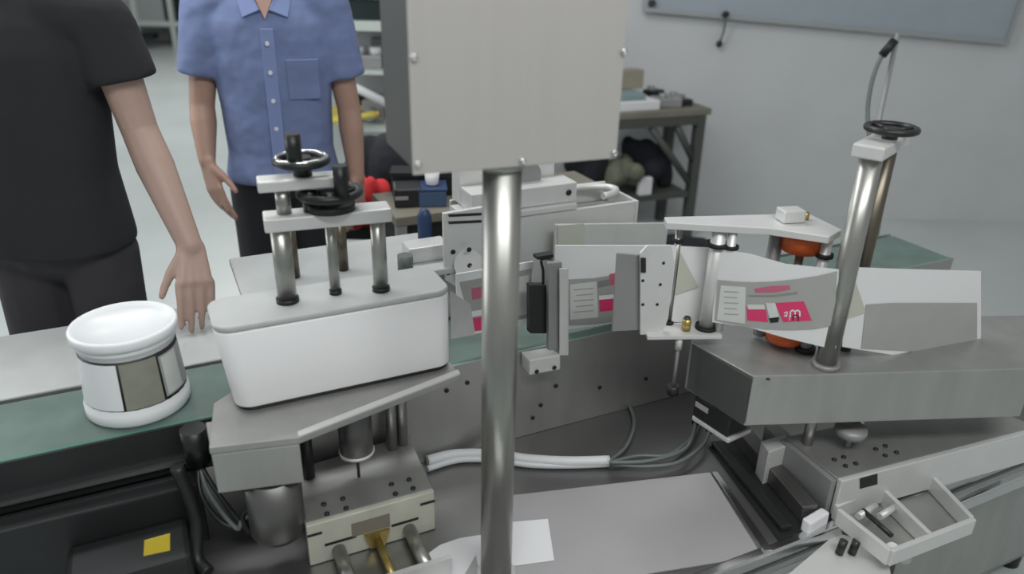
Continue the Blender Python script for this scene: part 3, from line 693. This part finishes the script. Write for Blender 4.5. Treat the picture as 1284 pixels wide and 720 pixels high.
# support posts between slide and plate
SZ = .62
for px, py in ((388, 598), (492, 562), (505, 556)):
    b_ = at(px, py, z=SZ); obj('support_post', M().cyl(b_+Vector((0, 0, .0005)), (b_.x, b_.y, PZ-.0125), .011), tube_m if px != 388 else dark_m, lh)
b_ = at(450, 598, z=SZ); obj('hanging_drum', M().lathe(b_, [(.0, .058), (.028, .058), (.031, .062), (.031, PZ-SZ-.0125)], 28), motor_m, lh); obj('drum_rim', M().lathe(b_, [(.0312, .058), (.033, .058), (.033, .064), (.0312, .064)], 28), alu_m, lh); obj('drum_screw', M().cyl(b_+Vector((0, 0, .001)), b_+Vector((0, 0, .058)), .003), dark_m, lh)

# slide base
sb = thing('slide_base', 'square steel slide base with screws and cream front plate under the left labelling head', 'slide', C(.37, -.1, BZ))
q = [at(x, y, z=SZ) for x, y in ((382, 656), (542, 612), (512, 545), (366, 590))]
obj('top_plate', M().prism(q, SZ-.02, SZ), steel_m, sb, bevel=.0015)
fd = (q[1]-q[0]).normalized(); fn = Vector((fd.y, -fd.x, 0))
obj('front_plate', M().prism([q[0]+fn*.0005, q[1]+fn*.0005, q[1]+fn*.012, q[0]+fn*.012], BZ+.001, SZ+.001), cream_m, sb, bevel=.002)
ip = (q[0]+q[1]+q[2]+q[3])/4
obj('carriage', M().prism([ip+(p_-ip)*.86 for p_ in q], BZ+.001, SZ-.0205), alud_m, sb)
FL = (q[1]-q[0]).length
fpn = q[0]+fn*.0122
def fpt(a, z): p_ = fpn+fd*FL*a; return Vector((p_.x, p_.y, z))
obj('recess_panel', M().prism([fpt(.33, SZ-.02), fpt(.63, SZ-.02), fpt(.63, SZ-.05), fpt(.33, SZ-.05)], off=fn*.001), bench_m, sb)
obj('brass_bracket', M().prism([fpt(.42, SZ-.052), fpt(.62, SZ-.052), fpt(.58, SZ-.085), fpt(.46, SZ-.085)], off=fn*.006), brass_m, sb)
for a, b2, z in ((.0, .11, -.018), (.88, 1.0, -.018), (.12, .36, -.048), (.64, .86, -.048)): obj('slot', M().prism([fpt(a, SZ+z), fpt(b2, SZ+z), fpt(b2, SZ+z-.005), fpt(a, SZ+z-.005)], off=fn*.001), dark_m, sb)
for a in (.22, .78): r_ = fpt(a, SZ-.07); obj('guide_rod', M().cyl(r_, r_+fn*.11, .0125), tube_m, sb)
r_ = fpt(.52, SZ-.07); obj('lead_screw', M().cyl(r_+fn*.006, r_+fn*.11, .007), brass_m, sb)
obj('guide_end_plate', M().prism([fpt(.08, BZ+.001)+fn*.11, fpt(.95, BZ+.001)+fn*.11, fpt(.95, SZ-.05)+fn*.11, fpt(.08, SZ-.05)+fn*.11], off=fn*.01), alu_m, sb)
for px, py in ((406, 633), (410, 645), (430, 626), (434, 638), (491, 608), (496, 620), (513, 602), (518, 613)): screw(sb, at(px, py, z=SZ), Zd, .005, dark_m, .004)

# gear motor and cables at lower left
gm = thing('belt_drive_motor', 'dark belt drive motor with a yellow sticker hanging at the lower left', 'motor', C(-.05, -.09, .3))
obj('motor_bracket', M().cuv(-.35, .10, -.06, -.013, .46, .66), dark_m, gm, bevel=.004)
obj('gearbox', M().cuv(-.12, .07, -.17, -.061, .42, .60), dark_m, gm, bevel=.01)
g0 = at(170, 690, z=.50); obj('motor_housing', M().cyl(C(-.02, -.20, .28), C(-.02, -.20, .47), .062, seg=28), dark_m, gm)
obj('end_cap', M().lathe(C(-.02, -.20, .4705), [(.064, 0), (.064, .012), (.05, .028), (.0, .03)], 28), steel_m, gm)
obj('yellow_sticker', M().prism([onv(x, y, -.1712) for x, y in ((181, 678), (213, 669), (213, 690), (180, 697))], off=-Vd*.001), yellow_m, gm)
cj = thing('cable_bundle', 'dark cable bundle with connector beside the steel gearbox cover', 'cable', C(.10, -.12, .6))
c0 = C(.115, -.06, .70)
obj('connector', M().cyl(C(.105, -.05, .70), C(.105, -.05, .77), .022), black_m, cj)
for k in range(3):
    obj('cable', M().tube([C(.105, -.05, .70), C(.10+.012*k, -.09, .66), C(.125+.02*k, -.12-.01*k, .61-.01*k), C(.16, -.13, .60+.012*k), C(.20, -.13, .64)], .0045), (black_m, cableg_m, dark_m)[k], cj)
obj('conduit', M().tube([C(.07, -.08, .72), C(.085, -.10, .62), C(.075, -.13, .56), C(.09, -.16, .545)], .012), dark_m, cj)

# ------------------------------------------------------------------ control box on its pole
cp = thing('control_stand', 'steel control box on a tall round pole in the middle of the machine', 'control box', at(624, 722, z=BZ))
pb_ = at(624, 722, z=BZ); pc = Vector((-.016, 1.035, 0)); pc = Vector((pb_.x-.003, pb_.y, 0))
obj('pole', M().cyl((pc.x, pc.y, BZ+.011), (pc.x, pc.y, 1.30), .0272, seg=40), tube_m, cp)
obj('pole_flange', M().cyl((pc.x, pc.y, BZ+.0005), (pc.x, pc.y, BZ+.0105), .034, seg=32), steel_m, cp)
cy0 = pc.y-.075
zb = 1.283
b0 = at(522, 218, z=zb+.0); b1 = at(770, 197, z=zb)
# front face line through both corners, pushed so that the pole sits behind the face
wd = (b1-b0); wd.z = 0; WL = wd.length; wd.normalize(); wn = Vector((wd.y, -wd.x, 0))
dep = .17
def fb(a, z, d=0): p_ = b0+wd*a-wn*d; return Vector((p_.x, p_.y, z))
obj('enclosure', M().prism([fb(.0, 0, .004), fb(WL, 0, .004), fb(WL, 0, dep), fb(0, 0, dep)], zb, zb+.36), side_m, cp, bevel=.003)
obj('cover_plate', M().prism([fb(-.004, 0, .0), fb(WL+.004, 0, .0), fb(WL+.004, 0, .0035), fb(-.004, 0, .0035)], zb-.002, zb+.362), panel_m, cp, bevel=.0012)
for px, py in ((519, 72), (782, 65), (655, 202), (770, 192), (524, 206)):
    screw(cp, onplane(px, py, b0+wn*.0005, wn), wn, .0048, chrome_m, .004)
obj('pole_collar', M().cyl((pc.x, pc.y, zb-.012), (pc.x, pc.y, zb-.0005), .03, seg=32), steel_m, cp)

# ------------------------------------------------------------------ sheets on the bed
sh_ = [at(x, y, z=BZ+.002) for x, y in ((640, 622), (890, 593), (955, 697), (800, 722), (560, 760))]
tag(obj('plastic_sheet', M().prism(sh_, BZ+.0005, BZ+.003), sheet_m), 'large grey sheet lying flat on the machine bed', 'sheet')
tag(obj('edge_profile', M().prism([at(x, y, z=BZ+.003) for x, y in ((893, 595), (899, 595), (968, 693), (958, 694))], BZ+.0005, BZ+.01), chrome_m), 'bright metal strip along the right edge of the grey sheet', 'strip')
tag(obj('paper_sheet', M().prism([at(x, y, z=BZ+.004) for x, y in ((640, 655), (687, 651), (695, 703), (600, 716), (596, 690))], BZ+.0035, BZ+.0045), paper_m), 'square white paper on the grey sheet right of the pole', 'paper')
tag(obj('paper_sheet', M().prism([at(x, y, z=BZ+.004) for x, y in ((538, 692), (552, 682), (575, 674), (612, 668), (612, 760), (548, 760))], BZ+.0005, BZ+.0015), paper_m), 'round cornered white paper left of the pole foot', 'paper')
# white trunking and hoses on the bed
tr = thing('flexible_conduit', 'white flexible cable trunk lying along the bed below the belt', 'cable', at(700, 580, z=BZ))
tp = [at(x, y, z=BZ+.014) for x, y in ((536, 578), (570, 570), (620, 570), (660, 576), (710, 579), (764, 578))]
obj('conduit', M().tube(tp, .0115, seg=12), cablew_m, tr)
tp = [at(x, y, z=BZ+.008) for x, y in ((536, 588), (575, 577), (620, 577), (665, 583), (715, 584), (764, 582))]
obj('conduit', M().tube(tp, .007, seg=10), cablew_m, tr)
for k, pz in enumerate(([(764, 578), (785, 560), (795, 530), (786, 505), (770, 505)], [(764, 580), (800, 572), (840, 570), (870, 545), (880, 520)], [(764, 582), (810, 585), (850, 580), (880, 560), (890, 540)], [(764, 580), (815, 578), (860, 562), (872, 530)])):
    h_ = thing('air_hose', ['dark green hose looping up beside the belt side plate', 'grey hose curving to the post under the drilled plate', 'lowest grey hose curving across the bed', 'short grey hose between two longer hoses on the bed'][k], 'hose', at(*pz[0], z=BZ))
    obj('hose', M().tube([at(x, y, z=BZ+.008+.008*k) for x, y in pz], .0042), cableg_m, h_)
    obj('fitting', M().ell(at(*pz[-1], z=BZ+.008+.008*k), (.009, .009, .008)), dark_m, h_)

# ------------------------------------------------------------------ right labelling head
rh = thing('labelling_head', 'near right labelling head with label web rollers and a big steel post', 'machine', at(1000, 480, z=BZ))
RZ = .82
P1, P2, P3, P4, P5 = [at(x, y, z=RZ) for x, y in ((866, 428), (945, 472), (1300, 462), (1300, 395), (890, 400))]
hb = .112
obj('head_box', M().prism([P1, P2, P3, P4, P5], RZ-hb, RZ), steel_m, rh, bevel=.002)
obj('head_side_panel', M().prism([P1+Vector((.004, -.004, 0)), P2+Vector((-.004, -.002, 0)), P2+Vector((-.005, -.004, 0)), P1+Vector((.003, -.006, 0))], RZ-hb+.004, RZ-.004), side_m, rh)
screw(rh, at(963, 476, z=RZ), Zd, .004, dark_m, .002)
# window and black unit under the left side
sdv = (P2-P1).normalized(); snn = Vector((sdv.y, -sdv.x, 0))
obj('motor_unit', M().prism([P1+sdv*.03, P1+sdv*.125, P1+sdv*.125-snn*.06, P1+sdv*.03-snn*.06], RZ-hb-.05, RZ-hb-.0005), black_m, rh, bevel=.003)
obj('nameplate', M().prism([P1+sdv*.035+Vector((0, 0, -hb-.012)), P1+sdv*.07+Vector((0, 0, -hb-.012)), P1+sdv*.07+Vector((0, 0, -hb-.024)), P1+sdv*.035+Vector((0, 0, -hb-.024))], off=snn*.001), lab_m, rh)
obj('unit_clamp', M().prism([P1+sdv*.03, P1+sdv*.13, P1+sdv*.13-snn*.07, P1+sdv*.03-snn*.07], RZ-hb-.062, RZ-hb-.0505), alu_m, rh, bevel=.003)
# main steel posts
m1 = at(1035, 459, z=RZ)
obj('main_post', M().cyl(m1, (m1.x, m1.y, 1.232), .0195, seg=36), tube_m, rh)
m2 = at(1102, 463, z=RZ); m2 = Vector((m1.x+.062, m1.y+.075, RZ))
obj('main_post', M().cyl(m2, (m2.x, m2.y, 1.232), .0165, seg=32), bronze_m, rh)
obj('post_foot', M().cyl(m1, m1+Vector((0, 0, .01)), .026, seg=32), alud_m, rh)
cbd = (m2-m1).normalized(); cbn = Vector((-cbd.y, cbd.x, 0))
obj('post_cap_bar', M().prism([m1-cbd*.03-cbn*.026, m2+cbd*.03-cbn*.026, m2+cbd*.03+cbn*.026, m1-cbd*.03+cbn*.026], 1.2325, 1.256), alu_m, rh, bevel=.003)
wc = m1+cbd*.05-cbn*.01
ow = obj('hand_wheel', M().tube([Vector((wc.x+.04*math.cos(t), wc.y+.04*math.sin(t), 1.274)) for t in [2*math.pi*i/16 for i in range(16)]], .006, n=3, closed=True), black_m, rh)
obj('hub', M().cyl((wc.x, wc.y, 1.2565), (wc.x, wc.y, 1.276), .013), black_m, ow)
for k in range(3): t = 2.09*k; obj('spoke', M().cyl((wc.x, wc.y, 1.272), (wc.x+.04*math.cos(t), wc.y+.04*math.sin(t), 1.274), .004), black_m, ow)
# plates carrying the rollers
LZ = .85; UZ = 1.078
lo_ = [at(x, y, z=LZ) for x, y in ((812, 422), (906, 421), (893, 403), (806, 406))]
obj('lower_plate', M().prism(lo_, LZ-.008, LZ), alu_m, rh, bevel=.001)
up_ = [at(x, y, z=UZ) for x, y in ((833, 272), (983, 268), (1005, 263), (1056, 288), (1040, 297), (965, 286), (836, 279))]
obj('upper_plate', M().prism(up_, UZ-.014, UZ), alu_m, rh, bevel=.0015)
kb = at(990, 277, z=UZ); obj('roller_block', M().box((kb.x, kb.y, UZ+.0125), (.045, .035, .024), .2), alu_m, rh, bevel=.003)
kb2 = at(1010, 275, z=UZ); obj('adjust_screw', M().cyl((kb2.x, kb2.y, UZ), (kb2.x, kb2.y, UZ+.014), .006), brass_m, rh)
# rollers
def roller(px, py, zb_, r, mm, nm='web_roller', top=UZ-.0145, flange=True):
    b_ = at(px, py, z=zb_); o = obj(nm, M().cyl(b_, (b_.x, b_.y, top), r, seg=24), mm, rh)
    if flange:
        obj('roller_flange', M().cyl((b_.x, b_.y, zb_-.001), (b_.x, b_.y, zb_+.006), r*1.5, seg=24), rubber_m, o)
        obj('roller_flange', M().cyl((b_.x, b_.y, top-.035), (b_.x, b_.y, top-.028), r*1.5, seg=24), rubber_m, o)
    return b_
r1 = roller(885, 411, LZ+.001, .0145, alu_m)
roller(838, 405, LZ+.001, .007, tube_m)
g_ = roller(860, 413, LZ+.002, .006, dark_m, 'web_spindle', LZ+.03, False)
obj('brass_knob', M().cyl((g_.x, g_.y, LZ+.002), (g_.x, g_.y, LZ+.026), .009), brass_m, rh)
r2 = at(1003, 318, z=UZ-.06)
obj('drive_roller', M().cyl((r2.x, r2.y, UZ-.052), (r2.x, r2.y, UZ-.015), .037, seg=32), orange_m, rh)
obj('drive_roller', M().cyl((r2.x, r2.y, RZ+.012), (r2.x, r2.y, RZ+.03), .037, seg=32), orange_m, rh)
obj('drive_shaft', M().cyl((r2.x, r2.y, RZ+.001), (r2.x, r2.y, UZ-.056), .009), tube_m, rh)
r3 = at(970, 318, z=UZ-.07); obj('nip_roller', M().cyl((r3.x, r3.y, RZ+.01), (r3.x, r3.y, UZ-.015), .0135, seg=24), alud_m, rh)
r4 = at(1033, 322, z=UZ-.055); o4 = obj('web_roller', M().cyl((r4.x, r4.y, RZ+.01), (r4.x, r4.y, UZ-.015), .011, seg=24), alu_m, rh)
obj('roller_flange', M().cyl((r4.x, r4.y, UZ-.055), (r4.x, r4.y, UZ-.048), .017, seg=24), rubber_m, o4)
obj('roller_flange', M().cyl((r4.x, r4.y, RZ+.002), (r4.x, r4.y, RZ+.01), .02, seg=24), rubber_m, o4)
r5 = at(918, 299, z=UZ-.03); o5 = obj('web_roller', M().cyl((r5.x, r5.y, LZ+.002), (r5.x, r5.y, UZ-.015), .009, seg=24), alu_m, rh)
obj('roller_flange', M().cyl((r5.x, r5.y, UZ-.05), (r5.x, r5.y, UZ-.044), .015, seg=24), rubber_m, o5)
# drilled side plate and peel plate
pv = at(838, 420, z=LZ); pk = uvz(pv)[1]
dpn = Vector((.25, -.97, 0)).normalized(); dpp = at(812, 418, z=LZ)
dq = [onplane(x, y, dpp, dpn) for x, y in ((803, 318), (812, 308), (842, 308), (846, 330), (838, 400), (830, 420), (803, 420))]
dp = obj('drilled_plate', M().prism(dq, off=-dpn*.006), alu_m, rh, bevel=.001)
for px, py in ((828, 357), (824, 382), (806, 352), (806, 382), (832, 330)): screw(dp, onplane(px, py, dpp+dpn*.0003, dpn), dpn, .0032, dark_m, .001, 'drilled_hole')
pq = [onplane(x, y, dpp-dpn*.01, dpn) for x, y in ((774, 318), (809, 321), (803, 414), (768, 416))]
obj('peel_plate', M().prism(pq, off=-dpn*.006), alud_m, rh, bevel=.001)
obj('plate_clamp', M().prism([onplane(x, y, dpp+dpn*.003, dpn) for x, y in ((804, 324), (810, 324), (810, 342), (804, 342))], off=-dpn*.01), black_m, rh)
# label web
wA = r1+Vector((.005, -.0, 0)); wB = at(1052, 445, z=LZ+.002)
wdv = (wB-wA); wdv.z = 0; wdv.normalize(); wnn = Vector((wdv.y, -wdv.x, 0)); wp = wA+wnn*.012
def wq(px, py, o=0.0): return onplane(px, py, wp+wnn*o, wnn)
def wpoly(pts, mm, nm, o, par): return obj(nm, M().prism([wq(x, y, o) for x, y in pts], off=wnn*.0003), mm, par)
web = obj('label_web', M().prism([wq(*q_) for q_ in ((897, 312), (940, 318), (985, 331), (1052, 338), (1048, 437), (1036, 436), (985, 424), (940, 411), (893, 404))], off=-wnn*.0006), liner_m, rh)
top_c = [(900, 351), (920, 353), (945, 354), (970, 353), (1000, 350), (1025, 346), (1050, 340)]
bot_c = [(1046, 408), (1020, 413), (990, 414), (960, 413), (930, 409), (896, 402)]
lab_o = wpoly(top_c+bot_c, lab_m, 'label', .001, web)
wpoly([(904, 358), (935, 360), (934, 406), (899, 401)], labw_m, 'label_panel', .0016, web)
for k in range(5): wpoly([(908, 365+7*k), (926-2*(k % 2), 366+7*k), (926-2*(k % 2), 367.2+7*k), (908, 366.2+7*k)], lab_m, 'text_line', .0021, web)
wpoly([(946, 362), (966, 359), (990, 358), (991, 363), (970, 367), (947, 367)], pinkd_m, 'pink_print', .0016, web)
wpoly([(938, 370), (970, 370), (1000, 366), (1000, 368.5), (970, 372.5), (938, 372)], alud_m, 'grey_print', .0016, web)
wpoly([(936, 384), (960, 385), (963, 404), (937, 402)], pink_m, 'pink_print', .0016, web)
wpoly([(937, 382), (958, 382), (960, 388), (938, 388)], labw_m, 'white_print', .0021, web)
wpoly([(960, 380), (972, 380), (977, 397), (965, 399)], labw_m, 'white_print', .0021, web)
wpoly([(964, 399), (977, 398), (976, 404), (966, 405)], black_m, 'black_print', .0021, web)
wpoly([(972, 380), (1008, 378), (1018, 402), (982, 404)], pink_m, 'pink_print', .0016, web)
# white lowercase letters on the pink field
def stroke(pts, wdt, mm, o):
    m = M()
    for (x0, y0), (x1, y1) in zip(pts[:-1], pts[1:]):
        dx, dy = x1-x0, y1-y0; l_ = math.hypot(dx, dy) or 1; nx, ny = -dy/l_*wdt, dx/l_*wdt
        m.prism([wq(x0-nx, y0-ny, o), wq(x1-nx, y1-ny, o), wq(x1+nx, y1+ny, o), wq(x0+nx, y0+ny, o)], off=wnn*.0003)
    obj('letter', m, mm, web)
stroke([(990, 396), (990, 402)], .5, paper_m, .0024); stroke([(983, 393), (987, 391), (987, 395), (983, 396), (987, 397)], .7, paper_m, .0024)
stroke([(991, 398), (991, 391), (994, 389), (997, 391), (997, 398)], .9, paper_m, .0024); stroke([(997, 391), (1000, 389), (1003, 391), (1003, 397)], .9, paper_m, .0024)
stroke([(994, 402), (995, 396), (998, 395), (1001, 397), (1001, 403)], .7, dark_m, .0026)
# liner turned back to the peel plate, with a triangle of shade painted on it
i0 = r1-wnn*.012; i1 = dpp-dpn*.012+Vector((.02, .01, 0))
obj('liner_return', M().prism([onplane(x, y, i0-dpn*.02, dpn) for x, y in ((842, 308), (896, 311), (884, 404), (840, 404))], off=-dpn*.0008), liner_m, rh)
obj('liner_shading', M().prism([onplane(x, y, i0-dpn*.017, dpn) for x, y in ((853, 316), (876, 360), (846, 370))], off=-dpn*.0006), liners_m, rh)
# web going on to the far right
fA_ = at(1060, 440, z=LZ); fB_ = at(1180, 440, z=LZ)+Vector((0, .06, 0)); fv = (fB_-fA_); fv.z = 0; fv.normalize(); fn_ = Vector((fv.y, -fv.x, 0))
obj('label_web', M().prism([onplane(x, y, fA_, fn_) for x, y in ((1066, 335), (1118, 337), (1230, 340), (1230, 450), (1118, 445), (1056, 435))], off=-fn_*.0006), liner_m, rh)
obj('label', M().prism([onplane(x, y, fA_+fn_*.001, fn_) for x, y in ((1086, 382), (1120, 380), (1225, 380), (1225, 445), (1080, 437))], off=fn_*.0004), lab_m, rh)
obj('liner_shading', M().prism([onplane(x, y, fA_+fn_*.001, fn_) for x, y in ((1070, 345), (1086, 392), (1062, 400))], off=fn_*.0004), liners_m, rh)  # same triangular shading painted onto this web
# supports below the box
for px, py in ((1012, 556), (1075, 545)):
    b_ = at(px, py, z=.625); obj('support_post', M().cyl(b_+Vector((0, 0, .0005)), (b_.x, b_.y, RZ-hb-.0005), .011), tube_m, rh)
# thin rod hanging from the lower plate
hr = at(852, 424, z=LZ-.01); obj('drop_rod', M().cyl((hr.x, hr.y, LZ-.12), (hr.x, hr.y, LZ-.0085), .0035), alud_m, rh); obj('rod_nut', M().cyl((hr.x, hr.y, LZ-.035), (hr.x, hr.y, LZ-.0085), .007), alu_m, rh)
obj('rod_tip', M().cyl((hr.x, hr.y, LZ-.14), (hr.x, hr.y, LZ-.12), .012), dark_m, rh)

# right slide base
RS = .625
rs = thing('slide_base', 'steel slide base with screw heads and slotted plate under the right labelling head', 'slide', at(1080, 600, z=BZ))
q = [at(x, y, z=RS) for x, y in ((1050, 600), (1300, 535), (1215, 500), (985, 548))]
obj('top_plate', M().prism(q, RS-.02, RS), steel_m, rs, bevel=.0015)
fd = (q[1]-q[0]).normalized(); fn = Vector((fd.y, -fd.x, 0)); ip = (q[0]+q[1]+q[2]+q[3])/4
obj('carriage', M().prism([ip+(p_-ip)*.8 for p_ in q], BZ+.001, RS-.0205), dark_m, rs)
obj('front_plate', M().prism([q[0]+fn*.0005, q[1]+fn*.0005, q[1]+fn*.012, q[0]+fn*.012], BZ+.011, RS+.001), alu_m, rs, bevel=.002)
sp_ = q[0]+fn*.0122
def sq(px, py): return onplane(px, py, sp_, fn)
obj('slot', M().prism([sq(x, y) for x, y in ((1078, 600), (1100, 594), (1100, 607), (1078, 613))], off=fn*.0012), dark_m, rs, bevel=.0005)
sd = (q[3]-q[0]).normalized()
obj('side_rail', M().prism([q[0]+fn*.0, q[3]-sd*0, q[3]-fd*.012, q[0]-fd*.012], BZ+.011, RS-.004), alud_m, rs, bevel=.001)
for px, py in ((1046, 577), (1058, 574), (1060, 585), (1073, 582), (1098, 564), (1110, 560), (1110, 572), (1124, 568)): screw(rs, at(px, py, z=RS), Zd, .005, dark_m, .004)
b_ = at(1062, 560, z=RS); obj('lock_knob', M().lathe(b_, [(.006, .001), (.006, .03), (.03, .031), (.032, .04), (.03, .048), (0.001, .048)], 24), alud_m, rs)
obj('small_block', M().prism([at(x, y, z=RS) for x, y in ((955, 548), (985, 540), (995, 552), (965, 562))], BZ+.001, RS-.01), alu_m, rs, bevel=.002)
# V rails running to the front
vr = thing('guide_rails', 'pair of dark guide rails sloping forward left of the right slide base', 'rails', at(960, 620, z=BZ))
obj('rail_pan', M().prism([at(x, y, z=BZ) for x, y in ((889, 562), (930, 545), (968, 560), (1036, 640), (1012, 668), (978, 682))], BZ+.0002, BZ+.0035), dark_m, vr)
for (a_, b_, wd_, zz, mm) in (((897, 560), (985, 668), .012, .016, dark_m), ((922, 548), (1012, 655), .017, .04, motor_m), ((962, 560), (1040, 640), .018, .06, alud_m)):
    A_ = at(*a_, z=BZ); B_ = at(*b_, z=BZ); A_.z = B_.z = BZ; dd = (B_-A_).normalized(); nn = Vector((-dd.y, dd.x, 0))
    obj('rail', M().prism([A_-nn*wd_, B_-nn*wd_, B_+nn*wd_, A_+nn*wd_], BZ+.0036, BZ+zz), mm, vr, bevel=.002)
e_ = at(1020, 662, z=BZ); obj('end_stop', M().box((e_.x, e_.y, BZ+.016), (.06, .02, .03), .6), paper_m, vr, bevel=.004)
# clamp bracket assembly at the lower right
ck = thing('tension_bracket', 'bright slotted bracket with two black knobs at the lower right front of the bed', 'bracket', at(1090, 680, z=.45))
cz = BZ+.04
cq = [at(x, y, z=cz) for x, y in ((1040, 640), (1115, 608), (1240, 560), (1300, 600), (1110, 690))]
for a_, b_ in (((1048, 634), (1165, 586)), ((1052, 638), (1118, 690)), ((1108, 612), (1166, 668)), ((1162, 588), (1219, 648)), ((1118, 690), (1222, 650))):
    A_ = at(*a_, z=cz); B_ = at(*b_, z=cz); dd = (B_-A_).normalized(); nn = Vector((-dd.y, dd.x, 0))
    obj('bracket_bar', M().prism([A_-nn*.005, B_-nn*.005, B_+nn*.005, A_+nn*.005], cz-.035, cz), alu_m, ck, bevel=.0015)
A_ = at(1080, 632, z=cz-.015); B_ = at(1135, 676, z=cz-.015)
obj('bracket_floor', M().prism([at(x, y, z=cz-.036) for x, y in ((1050, 636), (1165, 588), (1222, 650), (1118, 690))], cz-.04, cz-.036), steel_m, ck)
obj('tension_rod', M().cyl(at(1082, 640, z=cz-.012), at(1118, 672, z=cz-.012), .005), black_m, ck)
for x in (1098, 1125): obj('spacer', M().cyl(at(x, 634, z=cz-.015), at(x-22, 648, z=cz-.015), .007), alu_m, ck)
obj('bracket_arm', M().cyl(at(1118, 688, z=cz-.02), at(1135, 700, z=cz-.06), .012), alu_m, ck)
for x in (1052, 1068):
    p_ = at(x, 694, z=.512); obj('black_knob', M().cyl(p_, p_+Vector((.006, .004, .028)), .0075), black_m, ck)
obj('knob_plate', M().prism([at(x, y, z=.51) for x, y in ((975, 732), (1050, 668), (1112, 690), (1125, 770), (935, 770))], .506, .51), alu_m, ck)
